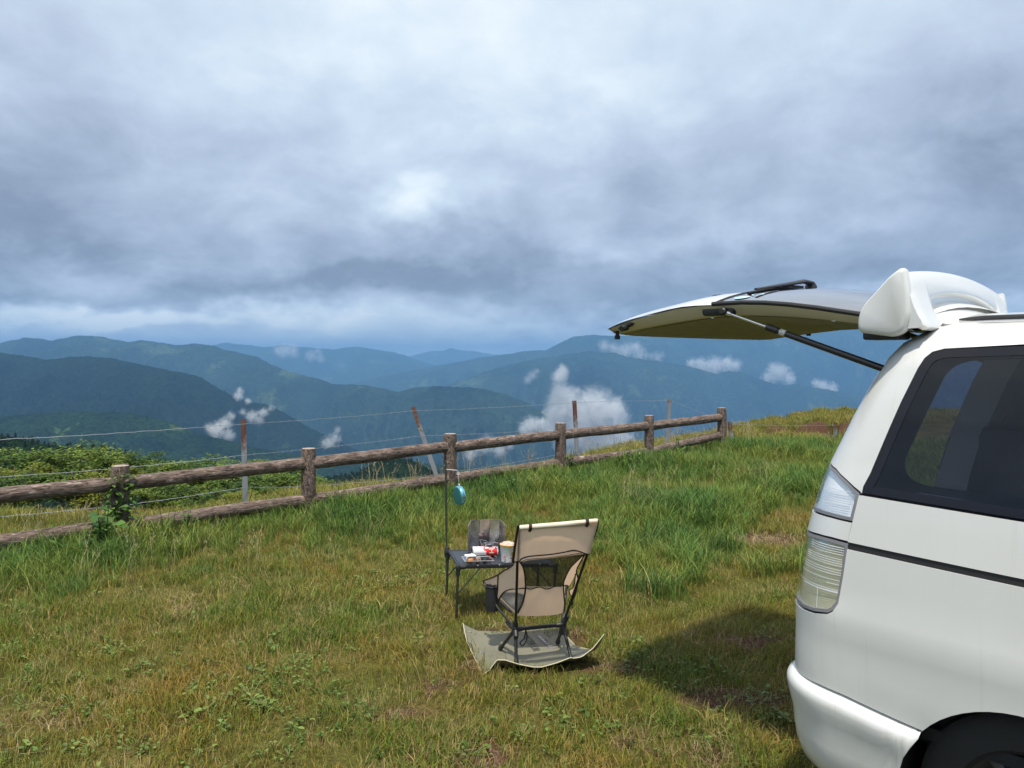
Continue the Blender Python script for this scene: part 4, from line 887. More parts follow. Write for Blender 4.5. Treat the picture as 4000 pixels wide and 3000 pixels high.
# end fins
for sg in (0, 1):
    b = MB(); yt = lambda t: t if not sg else -1.66-t
    O = rnd_poly([(1.142, 1.800), (1.142, 1.852), (1.124, 1.893), (1.074, 1.946), (1.030, 1.994), (.998, 2.016), (.984, 2.012), (.972, 1.93), (.968, 1.85), (.985, 1.798), (1.02, 1.782)], .022, 5)
    O = [(x+(SK(-1.54) if sg else 0), z) for x, z in O]; xc = 1.05+(SK(-1.54) if sg else 0); sc2 = lambda q: [(xc+(x-xc)*q, 1.9+(z-1.9)*q) for x, z in O]; n_ = len(O)
    V_ = [(x, yt(-.110), z) for x, z in sc2(.86)]+[(x, yt(-.114), z) for x, z in sc2(.94)]+[(x, yt(-.122), z) for x, z in sc2(.985)]+[(x, yt(-.134), z) for x, z in sc2(1)]+[(x, yt(-.150), z) for x, z in sc2(.985)]
    fs_ = [(r*n_+i, r*n_+(i+1) % n_, (r+1)*n_+(i+1) % n_, (r+1)*n_+i) for r in range(4) for i in range(n_)]+[tuple(range(n_))[::-1], tuple(range(4*n_, 5*n_))]
    b.add(V_, fs_); vobj('spoiler_fin', b, M_PAINT2, spoiler, ang=40)
b = MB(); b.grid(lambda t, q: (.945+(.062+SK(t))*q, t, (1.828+.058*(1-((t+.9)/.68)**2)-.016)*(1-math.sin(q*PI/2))+(1.922-.060*((t+.83)/.55)**2)*math.sin(q*PI/2)), list(np.linspace(-.17, -1.50, 30)), [0, .1, .25, .5, .75, 1], flip=False); vobj('upper_gate_skin', b, M_PAINT2, gate)
b = MB(); b.box((1.075, -.20, 1.79), (.12, .12, .03), bev=.008); b.box((1.075, -1.46, 1.79), (.12, .12, .03), bev=.008); b.tube([(1.004+SK(t), t, 1.924-.060*((t+.83)/.55)**2) for t in (-.36, -.5, -.7, -.83, -.96, -1.16, -1.3)], .003, 6)
vobj('hinge', b, M_BLK, gate)

# ------------------------------------------------------------------ log fence
def bark_mat(name, along):
    m = bpy.data.materials.new(name); m.use_nodes = True; nt = m.node_tree; b = nt.nodes['Principled BSDF']
    uvw = N(nt, 'ShaderNodeAttribute', attribute_name='bark').outputs['Vector']
    st = N(nt, 'ShaderNodeVectorMath', operation='MULTIPLY', ins={0: uvw, 1: (9, 42, 42) if along else (26, 40, 40)}).outputs[0]
    n = N(nt, 'ShaderNodeTexNoise', ins={'Vector': st, 'Scale': 1.0, 'Detail': 6.0, 'Roughness': .62, 'Distortion': 1.2}).outputs[0]
    n2 = N(nt, 'ShaderNodeTexNoise', ins={'Vector': uvw, 'Scale': 7.0, 'Detail': 4.0}).outputs[0]
    c = ramp(nt, n, [(.36, (.038, .026, .021)), (.47, (.125, .090, .075)), (.60, (.225, .168, .140)), (.70, (.42, .36, .32))])
    mx = N(nt, 'ShaderNodeMix', data_type='RGBA', blend_type='MULTIPLY', ins={0: .8, 6: c}); nt.links.new(ramp(nt, n2, [(.3, .65), (.7, 1.2)]), mx.inputs[7])
    nt.links.new(mx.outputs[2], b.inputs['Base Color']); b.inputs['Roughness'].default_value = .85; b.inputs['Specular IOR Level'].default_value = .3
    bp = N(nt, 'ShaderNodeBump', ins={'Height': n, 'Strength': 1.0, 'Distance': .012}); nt.links.new(bp.outputs[0], b.inputs['Normal'])
    return m
M_RAIL = bark_mat('bark_rail', True); M_POST = bark_mat('bark_post', False); M_TOP = mat('weathered_top', (.34, .27, .24), .9, var=.4, vscale=40, bump=.4)
def log(name, a, b_, r, m, parent, seed, cap=None, n=22, amp=.07):
    a = Vector(a); b_ = Vector(b_); L = (b_-a).length; seg = max(8, int(L/.05)); d = (b_-a)/L
    up = Vector((0, 0, 1)) if abs(d.z) < .9 else Vector((0, 1, 0)); u = d.cross(up).normalized(); w = d.cross(u); V = []; A = []
    for i in range(seg+1):
        t = i/seg; c = a+d*L*t
        bend = (u*mnoise.noise(Vector((t*2, seed, 0)))+w*mnoise.noise(Vector((t*2, seed, 5))))*r*.10
        for k in range(n):
            th = 2*PI*k/n; q = Vector((t*L*3.0, math.cos(th)*1.2+seed, math.sin(th)*1.2)); e = 1+amp*mnoise.fractal(q*1.3, .8, 2.2, 4)
            if i in (0, seg): e *= .93
            V.append(c+bend+(u*math.cos(th)+w*math.sin(th))*r*e); A.append((t*L+seed*1.7, math.cos(th)*r, math.sin(th)*r))
    Fc = [(i*n+k, i*n+(k+1) % n, (i+1)*n+(k+1) % n, (i+1)*n+k) for i in range(seg) for k in range(n)]
    o = len(V); V += [a, b_+d*.004]; A += [(seed, 0, 0), (L+seed, 0, 0)]
    capA = [(o, (k+1) % n, k) for k in range(n)]; capB = [(o+1, seg*n+k, seg*n+(k+1) % n) for k in range(n)]
    mb = MB(); mb.add(V, Fc+capA, 0); mb.f += capB; mb.m += [1 if cap else 0]*n
    ob = obj(name, mb, [m, cap or m], parent, ang=50)
    at_ = ob.data.attributes.new('bark', 'FLOAT_VECTOR', 'POINT'); at_.data.foreach_set('vector', [x for p in A for x in p]); return ob
def FP(i): return Vector((FX0+i*FA, FY0+i*FB, 0))
TOPS = {-1: .690, 0: .705, 1: .728, 2: .773, 3: .806, 4: .825, 5: .868}
fence = empty('log_fence', FP(2)+Vector((0, 0, h1(FP(2).x, FP(2).y))))
tag(fence, 'brown bark textured concrete log fence with two rails along the ridge edge', 'fence')
def ftop(i):
    ks = sorted(TOPS); return lerp(i, [(k, TOPS[k]) for k in ks])
for i in range(-1, 6):
    p = FP(i); g = h1(p.x, p.y); rad = [.083, .080, .078, .080, .076, .074, .078][i+1]
    log('post', p+Vector((0, 0, g-.1)), p+Vector((0, 0, TOPS[i])), rad, M_POST, fence, i+20, M_TOP, 24, .06)
    if i < 5:
        q = FP(i+1)
        for dz, rr, nm in ((.165, .068, 'rail'), (.565, .066, 'rail')):
            za, zb = ftop(i)-dz-(.0 if dz < .3 else .0), ftop(i+1)-dz
            if dz > .3 and i == 4: za += .01; zb += .10
            log(nm, p+Vector((.02, 0, za)), q+Vector((-.02, 0, zb)), rr, M_RAIL, fence, i*3+dz*10)
    if i < 5:
        s = FP(i+.47); gz = h1(s.x, s.y); log('stub', (s.x, s.y+.01, gz-.1), (s.x, s.y+.01, ftop(i+.47)-.60), .058, M_POST, fence, i+40)

# ------------------------------------------------------------------ barbed wire fence
def rust_mat():
    m = bpy.data.materials.new('galvanised_steel_with_rust'); m.use_nodes = True; nt = m.node_tree; b = nt.nodes['Principled BSDF']
    a = N(nt, 'ShaderNodeAttribute', attribute_name='rust').outputs['Fac']; tc = N(nt, 'ShaderNodeTexCoord').outputs['Object']
    n = N(nt, 'ShaderNodeTexNoise', ins={'Vector': tc, 'Scale': 18.0, 'Detail': 5.0}).outputs[0]
    f = mth(nt, 'ADD', a, mth(nt, 'MULTIPLY', mth(nt, 'SUBTRACT', n, .5), .9)); c = ramp(nt, f, [(.38, (.22, .24, .27)), (.5, (.17, .13, .12)), (.62, (.125, .055, .035))])
    nt.links.new(c, b.inputs['Base Color']); b.inputs['Roughness'].default_value = .65; return m
M_STAKE = rust_mat(); M_WIRE = mat('galvanised_wire', (.30, .33, .37), .5, .5)
wf = empty('wire_fence', (-3.0, 8.6, -.05)); tag(wf, 'barbed wire fence on rusty steel angle stakes beyond the log fence', 'fence')
ST = [((950, 1637), 8.6, (962, 2085), 1.0), ((1613, 1590), 10.6, (1742, 1965), .9), ((2245, 1565), 12.4, (2256, 1770), 1.2), ((2617, 1558), 14.0, (2608, 1720), .55), ((2853, 1648), 14.2, (2866, 1780), 1.1), ((3268, 1652), 17.0, (3262, 1735), 1.1)]
tops = []
for k, ((tx, ty), Yd, (bx, by), ru) in enumerate(ST):
    T = at(tx, ty, Yd); B_ = at(bx, by, Yd); gz = h1(B_.x, B_.y)-.15
    if B_.z > gz: B_ = B_+(B_-T).normalized()*(B_.z-gz)
    d = (T-B_).normalized(); X = Vector((1, .15, 0)).normalized(); X = (X-d*X.dot(d)).normalized(); Yv = d.cross(X); w = .058
    mb = MB(); L = (T-B_).length; n = 14; V = []; rs = []
    prof = [(-w/2, 0), (w/2, 0), (w/2, .004), (-w/2+.005, .004), (-w/2+.005, w), (-w/2, w)]
    for i in range(n+1):
        for px_, py_ in prof: V.append(B_+d*L*i/n+X*px_+Yv*py_); rs.append(min(1, max(0, (i/n-.45)*1.6))*ru)
    m_ = len(prof); mb.add(V, [(i*m_+j, i*m_+(j+1) % m_, (i+1)*m_+(j+1) % m_, (i+1)*m_+j) for i in range(n) for j in range(m_)]+[tuple(range(m_))[::-1], tuple(n*m_+j for j in range(m_))])
    o = obj('stake', mb, M_STAKE, wf, smooth=False); a_ = o.data.attributes.new('rust', 'FLOAT', 'POINT'); a_.data.foreach_set('value', rs)
def wire(P, seed, sag=.02):
    """barbed wire through pixels-at-distance points"""
    rr = random.Random(seed); W3 = [at(*p) for p in P]; path = []
    for a, b_ in zip(W3, W3[1:]):
        n = max(4, int((b_-a).length/.06))
        for i in range(n):
            t = i/n; path.append(a.lerp(b_, t)-Vector((0, 0, sag*(b_-a).length*t*(1-t)))+Vector((0, 0, rr.uniform(-.0035, .0035))))
    path.append(W3[-1]); mb = MB(); mb.tube(path, .0023, 5)
    for i in range(1, len(path)-1, 2):
        p = path[i]; t = (path[i+1]-path[i-1]).normalized()
        for q in range(2):
            d = Vector((rr.uniform(-1, 1), rr.uniform(-1, 1), rr.uniform(-1, 1))); d = (d-t*d.dot(t)).normalized()
            mb.tube([p-d*.016+t*.006, p+d*.016-t*.006], .0014, 3)
    o = obj('barbed_wire', mb, M_WIRE, wf)
wire([(-700, 1760, 6.3), (0, 1717, 7.2), (950, 1656, 8.57), (1620, 1604, 10.57), (2245, 1572, 12.37), (2400, 1566, 13), (2617, 1563, 13.97), (2860, 1657, 14.17), (3268, 1660, 16.97)], 1)
wire([(-700, 1900, 6.3), (0, 1862, 7.2), (520, 1824, 7.9), (955, 1778, 8.57), (1648, 1702, 10.57), (2248, 1672, 12.37), (2613, 1664, 13.97), (2860, 1714, 14.17), (3266, 1700, 16.97)], 2)
wire([(-700, 2060, 6.3), (0, 2018, 7.2), (510, 1970, 7.9), (958, 1904, 8.57), (1240, 1898, 9.4), (1690, 1856, 10.57), (2252, 1762, 12.37), (2612, 1712, 13.97), (2862, 1760, 14.17)], 3)

# ------------------------------------------------------------------ shrubs beyond the fence
M_BUSH = foliage_mat('shrub_leaves', [(.040, .088, .015), (.085, .145, .020), (.16, .205, .028)], dryamt=(1.2, 1.4), transl=.2, sc_=(.7, 3.0))
M_BUSHY = foliage_mat('yellow_shrub_leaves', [(.12, .16, .02), (.19, .22, .03), (.26, .27, .04)], dryamt=(1.2, 1.4), transl=.35, sc_=(.9, 3.0))
M_STEM = mat('shrub_stem', (.10, .07, .045), .9, var=.4)
def bush_mesh(name, seed, m, rw=1.0, hgt=1.0, nspray=150, nl=30, leaf=.055):
    rr = np.random.default_rng(seed); V = []; Fc = []; rn = []
    nlobe = 9; lob = []
    for i in range(nlobe):
        a = rr.uniform(0, 2*PI); q = rr.uniform(.15, .72)*rw; lob.append((q*math.cos(a), q*math.sin(a)*.9, hgt*rr.uniform(.35, .78), rw*rr.uniform(.25, .42)))
    lob.append((0, 0, hgt*.72, rw*.34))
    for s in range(nspray):
        lx, ly, lz, lr = lob[s % len(lob)]; d = rr.normal(size=3); d[2] = abs(d[2])*.9-.25; d /= np.linalg.norm(d)
        c = np.array([lx, ly, lz])+d*lr*rr.uniform(.72, 1.05)*np.array([1, 1, .8]); srad = lr*rr.uniform(.28, .45); br = rr.uniform(.15, .85)
        tdir = d*np.array([1, 1, .3]); ang = math.atan2(tdir[1], tdir[0])
        for l in range(nl):
            a = rr.uniform(0, 2*PI); q = srad*math.sqrt(rr.uniform()); p = c+np.array([q*math.cos(a), q*math.sin(a), rr.normal()*.02-.25*q*q/srad+q*.10])
            la = rr.uniform(0, 2*PI); L = leaf*rr.uniform(.6, 1.3); u = np.array([math.cos(la), math.sin(la), rr.uniform(-.5, .3)]); sdir = np.array([-math.sin(la), math.cos(la), rr.uniform(-.5, .5)])
            o = len(V); V += [p, p+u*L*.45+sdir*L*.24, p+u*L, p+u*L*.45-sdir*L*.24]; Fc.append((o, o+1, o+2, o+3)); rn += [min(1, max(0, br+rr.normal()*.2))]*4
    me = np_obj(name, np.array(V), np.array(Fc), m, 'nolink', {'rnd': np.array(rn)}); return me.data
B1 = [bush_mesh('foliage', 3, M_BUSH, 1.15, 1.1, 300, 44), bush_mesh('foliage', 4, M_BUSH, 1.0, 1.0, 260, 44), bush_mesh('foliage', 9, M_BUSH, .8, 1.25, 240, 44)]
BY = bush_mesh('foliage', 6, M_BUSHY, .8, .8, 150, 34, .05)
sm = MB()
for k in range(7):
    a = 2*PI*k/7; sm.tube([(0.05*math.cos(a), .05*math.sin(a), -.1), (.2*math.cos(a), .2*math.sin(a), .35), (.45*math.cos(a), .45*math.sin(a), .72)], [.03, .02, .01], 6)
stem0 = obj('stem', sm, M_STEM); stem_me = stem0.data; bpy.data.objects.remove(stem0)
BUSH = [(-420, 1790, 13.5, 1.3, 0, 'green shrub outside the left edge'), (-150, 1782, 14.5, 1.3, 1, 'green shrub cut by the left edge of the view'),
        (60, 1762, 15, 1.3, 0, 'broad green shrub behind the leftmost rail'), (275, 1742, 15.5, 1.6, 0, 'tallest rounded green shrub left of the leafy fence post'),
        (455, 1752, 13.8, 1.05, 2, 'narrow pointed shrub just behind the leafy fence post'), (600, 1806, 15.5, 1.2, 1, 'low green shrub right of the leafy fence post'),
        (770, 1792, 15.5, 1.25, 0, 'green shrub showing above the rail left of the upright steel stake'), (930, 1806, 15.5, 1.2, 1, 'green shrub behind the upright steel stake'), (1080, 1834, 14.5, 1.1, 1, 'last green shrub left of the second thick post'), (1170, 1855, 14., .75, 2, 'small shrub end beside the second thick post'),
        (100, 1855, 12.2, .85, 1, 'dark green shrub low under the leftmost rail'), (640, 1880, 13., .85, 0, 'dark shrub between the two rails right of the leafy post'), (860, 1885, 13.2, .85, 2, 'shrub between the rails left of the steel stake'), (1020, 1895, 13.4, .8, 0, 'shrub between the rails right of the steel stake')]
for k, (px, pyt, Yd, sc_, kd, lab) in enumerate(BUSH):
    T = at(px, pyt, Yd); me = B1[kd]; top = max(v.co.z for v in me.vertices)*sc_*.93
    r0 = empty('shrub', (T.x, T.y, T.z-top), rng.uniform(0, 6)); r0.scale = (sc_, sc_, sc_); tag(r0, lab, 'shrub', 'shrubs beyond the fence')
    f_ = bpy.data.objects.new('foliage', me); COL.objects.link(f_); f_.parent = r0
    s_ = bpy.data.objects.new('stem', stem_me); COL.objects.link(s_); s_.parent = r0; s_.scale = (1, 1, 1)
    if T.z-top > h1(T.x, T.y): s_.location.z = -(T.z-top-h1(T.x, T.y))/sc_
for px, pyt, Yd, sc_, lab in [(355, 1840, 12.6, 1.0, 'yellow green shrub in front of the tallest shrub'), (30, 1832, 12.8, .9, 'yellow green shrub at the left edge'), (905, 1925, 12.2, .5, 'little yellow green shrub low behind the steel stake')]:
    T = at(px, pyt, Yd); r0 = empty('shrub', (T.x, T.y, T.z-.74*sc_), 1.0); r0.scale = (sc_,)*3; tag(r0, lab, 'shrub', 'shrubs beyond the fence')
    f_ = bpy.data.objects.new('foliage', BY); COL.objects.link(f_); f_.parent = r0; s_ = bpy.data.objects.new('stem', stem_me); COL.objects.link(s_); s_.parent = r0

# ------------------------------------------------------------------ leafy weeds by the fence
M_WEED = foliage_mat('weed_leaves', [(.05, .12, .025), (.085, .17, .035), (.13, .22, .05)], dryamt=(1.2, 1.4), transl=.3, rough=.45, sc_=(2., 6.))
def leaf_geo(V, Fc, rn, b, u, s, L, Wd, droop, r, seg=5):
    nn = u.cross(s).normalized(); o = len(V)
    for k in range(seg+1):
        t = k/seg; q = math.sin(PI*min(1, (t*.92+.06)))**.8
        for sd in (-1, 0, 1): V.append(b+u*L*t+s*(Wd/2*q*sd)+nn*(.10*Wd*abs(sd)*q)-Vector((0, 0, droop*L*t*t))+Vector((0, 0, .04*L*math.sin(t*9+sd*2)*abs(sd))))
    rn += [r]*3*(seg+1)
    for k in range(seg):
        for j in range(2): p = o+3*k+j; Fc += [(p, p+1, p+4), (p, p+4, p+3)]
def weed(px, py, Yd, hgt, spread, nleaf, L, Wd, label, seed, yoff=0, stalks=3, base=None):
    rr = random.Random(seed); B_ = at(px, py, Yd) if base is None else Vector(base); B_.z = h1(B_.x, B_.y) if base is None else B_.z
    V = []; Fc = []; rn = []; st = MB()
    for s in range(stalks):
        a = rr.uniform(0, 2*PI); q = rr.uniform(0, spread*.35); b0 = Vector((B_.x+.3*q*math.cos(a), B_.y+.3*q*math.sin(a), B_.z-.02)); hh = hgt*rr.uniform(.7, 1); tp = b0+Vector((q*math.cos(a)*1.4, q*math.sin(a)*1.0, hh))
        mid = b0.lerp(tp, .5)+Vector((rr.uniform(-.02, .02), 0, 0)); st.tube([b0, mid, tp], [.006, .005, .002], 6)
        for l in range(nleaf//stalks):
            t = rr.uniform(.05, 1)**.8; p = b0.lerp(mid, t*2) if t < .5 else mid.lerp(tp, t*2-1); la = rr.uniform(0, 2*PI); sz = (1.15-.65*t)*rr.uniform(.7, 1.15)
            u = Vector((math.cos(la), math.sin(la), rr.uniform(.1, .8))).normalized(); sdir = Vector((-math.sin(la), math.cos(la), rr.uniform(-.3, .3))).normalized()
            leaf_geo(V, Fc, rn, p, u, sdir, L*sz, Wd*sz, rr.uniform(.1, .7), rr.random())
    root = empty('leafy_plant', B_); tag(root, label, 'plant')
    V = np.array([tuple(p-B_) for p in V]); np_obj('leaves', V, np.array(Fc), M_WEED, root, {'rnd': np.array(rn)}, smooth=True)
    obj('stalk', st, M_WEED, root)
weed(395, 2150, 6.62, .50, .34, 34, .25, .12, 'broad leaved plant hiding the foot of the leftmost thick post', 1, stalks=5)
def climber(i_post, label, seed, n=150):
    rr = random.Random(seed); p = FP(i_post); g = h1(p.x, p.y); V = []; Fc = []; rn = []; st = MB(); B_ = Vector((p.x, p.y-.1, g))
    for s_ in range(5):
        a0 = rr.uniform(-2.6, -.5); st.tube([Vector((p.x+.095*math.cos(a0+.5*t), p.y+.095*math.sin(a0+.5*t), g+.60*t*rr.uniform(.97, 1.0))) for t in (0, .25, .5, .75, 1)], [.005, .005, .004, .003, .002], 6)
    for k in range(n):
        t = rr.random()**.85; a = rr.uniform(-3.0, .1); q = Vector((p.x+.10*math.cos(a), p.y+.10*math.sin(a), g+.66*t)); la = a+rr.uniform(-1.0, 1.0)
        u = Vector((math.cos(la), math.sin(la), rr.uniform(-.1, .8))).normalized(); sd = Vector((-math.sin(la), math.cos(la), rr.uniform(-.5, .5))).normalized(); sz = rr.uniform(.6, 1.2)*(1.2-.45*t)
        leaf_geo(V, Fc, rn, q, u, sd, .095*sz, .042*sz, rr.uniform(.1, .6), rr.random())
    root = empty('climbing_plant', B_); tag(root, label, 'plant'); np_obj('leaves', np.array([tuple(v-B_) for v in V]), np.array(Fc), M_WEED, root, {'rnd': np.array(rn)}, smooth=True); obj('stalk', st, M_WEED, root)
climber(0, 'bushy climber growing up the leftmost thick post', 2)
weed(640, 2130, 7.0, .40, .35, 22, .10, .04, 'spindly plant right of the leftmost thick post', 3, stalks=4)
weed(735, 2100, 7.3, .34, .25, 30, .09, .05, 'leafy plant in front of the first low stub', 4, stalks=4)
weed(2030, 1935, 9.4, .30, .45, 34, .16, .08, 'broad leaved plant under the rail right of the middle post', 5, stalks=7)
weed(2222, 1800, 10.65, .44, .16, 44, .085, .045, 'small vine climbing the fourth thick post', 6, stalks=4)
weed(2440, 1810, 11.1, .40, .5, 46, .13, .055, 'dark leafy plant under the rails near the right end of the fence', 7, stalks=8)
weed(2650, 1800, 12.0, .42, .45, 44, .13, .06, 'leafy weeds beside the last thick post', 8, stalks=8)
weed(2470, 1880, 10.6, .22, .6, 30, .12, .07, 'broad leaves poking through the tall grass below the right rails', 9, stalks=8)
weed(330, 2130, 6.75, .16, .5, 20, .16, .09, 'low broad leaves lying over the lower left rail', 10, stalks=6)

# ------------------------------------------------------------------ chair
M_CAN = mat('cream_canvas', (.64, .56, .43), .85, var=.06, vscale=6, bump=.12, bscale=500)
def canvas_mat():
    m = mat('cream_canvas', (.64, .55, .42), .85, var=.07, vscale=5, bump=.15, bscale=600); nt = m.node_tree; b = nt.nodes['Principled BSDF']
    t = N(nt, 'ShaderNodeBsdfTranslucent', ins={0: (.88, .60, .40, 1)}); ms = N(nt, 'ShaderNodeMixShader', ins={0: .5, 1: b.outputs[0], 2: t.outputs[0]}); nt.links.new(ms.outputs[0], nt.nodes['Material Output'].inputs[0]); return m
M_CAN = canvas_mat(); M_BROWN = mat('dark_brown_binding', (.030, .018, .014), .8, bump=.2, bscale=400); M_POLE = mat('black_anodised_pole', (.018, .018, .021), .38, .3); M_HUB = mat('black_hub_plastic', (.015, .015, .017), .45)
M_CANO = mat('cream_canvas_roll', (.70, .64, .52), .8, var=.06, vscale=8, bump=.12, bscale=500)
def mesh_mat(name, col, open_, scale=330):
    m = bpy.data.materials.new(name); m.use_nodes = True; nt = m.node_tree; b = nt.nodes['Principled BSDF']; b.inputs['Base Color'].default_value = (*col, 1); b.inputs['Roughness'].default_value = .7
    tc = N(nt, 'ShaderNodeTexCoord').outputs['Object']; s = N(nt, 'ShaderNodeSeparateXYZ', ins={0: tc}); a = mth(nt, 'SINE', mth(nt, 'MULTIPLY', mth(nt, 'ADD', s.outputs[0], s.outputs[2]), scale*3)); c = mth(nt, 'SINE', mth(nt, 'MULTIPLY', mth(nt, 'SUBTRACT', s.outputs[0], s.outputs[2]), scale*3))
    f = mth(nt, 'ADD', mth(nt, 'MULTIPLY', mth(nt, 'MULTIPLY', a, c), .5), open_, clamp=True); t = N(nt, 'ShaderNodeBsdfTransparent')
    ms = N(nt, 'ShaderNodeMixShader', ins={0: f, 1: b.outputs[0], 2: t.outputs[0]}); nt.links.new(ms.outputs[0], nt.nodes['Material Output'].inputs[0]); return m
M_MESH = mesh_mat('dark_mesh', (.042, .040, .028), .14); M_MESHL = mesh_mat('pocket_mesh', (.02, .021, .024), .12); M_MESHW = mesh_mat('side_mesh', (.30, .27, .24), .35)
HL, HR = at(2014, 2458, 4.32), at(2199, 2440, 4.40)
LT, RT = at(2028, 2058, 4.02), at(2335, 2033, 4.10)
LM, RM = at(2021, 2194, 4.12), at(2293, 2167, 4.19)
FLC, FRC = at(1889, 2268, 4.60), at(2214, 2282, 4.74)
chair = empty('camp_chair', (HL+HR)/2-Vector((0, 0, .19))); tag(chair, 'high backed cream canvas folding camp chair with black poles, seen from behind', 'chair')
def Yb(px, py):
    t = (py-2058)/400; return 4.02+.30*t+.085*(px-2024)/300
def strip_between(fn_list): pass
# poles
mb = MB(); mb.tube([HL, LM, LT], .0075, 12); obj('back_pole', mb, M_POLE, chair); mb = MB(); mb.tube([HR, RM, RT], .0075, 12); obj('back_pole', mb, M_POLE, chair)
mb = MB(); mb.tube([HL, at(1944, 2375, 4.46), FLC], .0072, 12); obj('seat_pole', mb, M_POLE, chair); mb = MB(); mb.tube([HR+Vector((-.0, .03, 0)), FRC], .0072, 12); obj('seat_pole', mb, M_POLE, chair)
mb = MB(); mb.tube([HL, HR], .011, 12); obj('crossbar', mb, M_POLE, chair)
for hub, ext in ((HL, [at(1982, 2430, 4.40), at(2016, 2490, 4.28), at(2012, 2425, 4.31), HL.lerp(HR, .14)]), (HR, [at(2205, 2400, 4.44), at(2204, 2480, 4.38), at(2216, 2405, 4.38), HR.lerp(HL, .14), at(2190, 2475, 4.44)])):
    mb = MB()
    for e in ext: mb.tube([hub, hub.lerp(e, .85), e], [.017, .0145, .0125], 12)
    mb.lathe([(.012, -.018), (.021, -.012), (.021, .012), (.012, .018)], hub, n=14); obj('hub', mb, M_HUB, chair, ang=45)
for top, ft in ((HL, (1953, 2555, 4.47)), (HL, (2017, 2612, 4.225)), (HR, (2178, 2527, 4.56)), (HR, (2235, 2602, 4.265))):
    f_ = at(*ft); f_.z = .020; mb = MB(); mb.tube([top, f_], .0095, 12); mb.tube([top, top.lerp(f_, .28)], .0115, 12); lg = obj('leg', mb, M_POLE, chair)
    d = (f_-top).normalized(); mb = MB(); mb.tube([f_-d*.035, f_-d*.01, f_], [.0125, .0145, .012], 14); obj('rubber_foot', mb, M_HUB, lg)
def fabric(name, poly, yf, m, h=5.0, th=.0015, parent=chair, wav=0.0):
    mb = MB(); rr = random.Random(len(poly))
    def fn(x, y, off): 
        p = at(x, y, yf(x, y)+off); 
        if wav: p.y += wav*(mnoise.noise(Vector((x*.035+y*.012, y*.008, 1)))+.45*mnoise.noise(Vector((x*.10-y*.03, y*.02, 4))))
        return p
    panel(mb, fn, [(float(x), float(y)) for x, y in poly], h=h, h_in=h*1.6, off=0, lip=0, flip=False)
    o = obj(name, mb, m, parent, ang=60); return o
def binding(name, pts_, yf, r=.0055, parent=chair, m=None):
    P = [at(x, y, yf(x, y)-.002) for x, y in pts_]; Q = []
    for i in range(len(P)-1):  # catmull-rom
        a, b_, c, d = P[max(0, i-1)], P[i], P[i+1], P[min(len(P)-1, i+2)]
        for k in range(5):
            t = k/5; Q.append(.5*((2*b_)+(c-a)*t+(2*a-5*b_+4*c-d)*t*t+(3*b_-a-3*c+d)*t**3))
    Q.append(P[-1]); mb = MB(); mb.tube(Q, r, 8, flat=.6); return obj(name, mb, m or M_BROWN, parent)
def yhead(x, y): t = (x-2024)/305; return Yb(x, y)-.012+.020*math.sin(PI*min(1, max(0, t)))*max(0, min(1, (y-2050)/60))
head = [(2024, 2063), (2337, 2036), (2329, 2070), (2318, 2110), (2306, 2158), (2298, 2166), (2282, 2163), (2238, 2151), (2147, 2166), (2070, 2173), (2040, 2181), (2026, 2191), (2016, 2194), (2008, 2188), (2009, 2170), (2016, 2120)]
hd = fabric('headrest_panel', head, yhead, M_CAN, 5, wav=.0022)
mb = MB(); a_, b_ = at(2027, 2062, 4.015), at(2335, 2035, 4.10); mb.tube([a_, a_.lerp(b_, .02), a_.lerp(b_, .5)-Vector((0, 0, .002)), a_.lerp(b_, .98), b_], [.011, .0135, .014, .0135, .011], 14); obj('headrest_roll', mb, M_CANO, chair)
binding('binding', [(2025, 2052), (2021, 2075), (2012, 2130), (2005, 2185), (2003, 2196)], lambda x, y: yhead(x, y)-.006, .0075)
binding('binding', [(2338, 2030), (2336, 2050), (2326, 2085), (2322, 2098)], lambda x, y: yhead(x, y)+.008, .006)
binding('binding', [(2012, 2196), (2030, 2191), (2040, 2181), (2070, 2173), (2147, 2166), (2200, 2158), (2238, 2150), (2262, 2154), (2284, 2162), (2300, 2166)], lambda x, y: yhead(x, y)-.002, .0055)
for x0, y0 in ((2072, 2048), (2294, 2029)):
    mb = MB(); c = at(x0, y0+9, Yb(x0, y0)-.004); ax_ = (b_-a_).normalized(); u_ = Vector((0, -1, 0)); 
    ring_ = [c+(Vector((0, 0, 1))*math.cos(t)+u_*math.sin(t))*.0165 for t in np.linspace(-1.2, 2.4, 10)]+[at(x0-5, y0+29, Yb(x0, y0)-.012)]; mb.tube(ring_, .0085, 8, flat=.3); obj('strap_loop', mb, M_BROWN, chair)
def yback(x, y):
    t = (x-2010)/290; return Yb(x, y)+.004+.035*math.sin(PI*min(1, max(0, t)))
Lc = [(2030, 2194), (2043, 2215), (2050, 2244), (2052, 2272), (2053, 2296), (2047, 2335), (2037, 2366), (2022, 2394)]
Rc = [(2284, 2163), (2262, 2184), (2232, 2214), (2214, 2244), (2204, 2268), (2201, 2284), (2203, 2325), (2206, 2360), (2202, 2388)]
midw = [(2053, 2296), (2068, 2301), (2082, 2299), (2098, 2295), (2112, 2294), (2126, 2299), (2137, 2301), (2150, 2298), (2162, 2293), (2176, 2290), (2190, 2290), (2201, 2286)]
meshp = [(2030, 2194)]+Lc[1:5]+midw[1:-1]+Rc[:6][::-1]+[(2284, 2163), (2272, 2160), (2240, 2164), (2150, 2178), (2070, 2184), (2045, 2190)]
fabric('mesh_back', meshp, yback, M_MESH, 7)
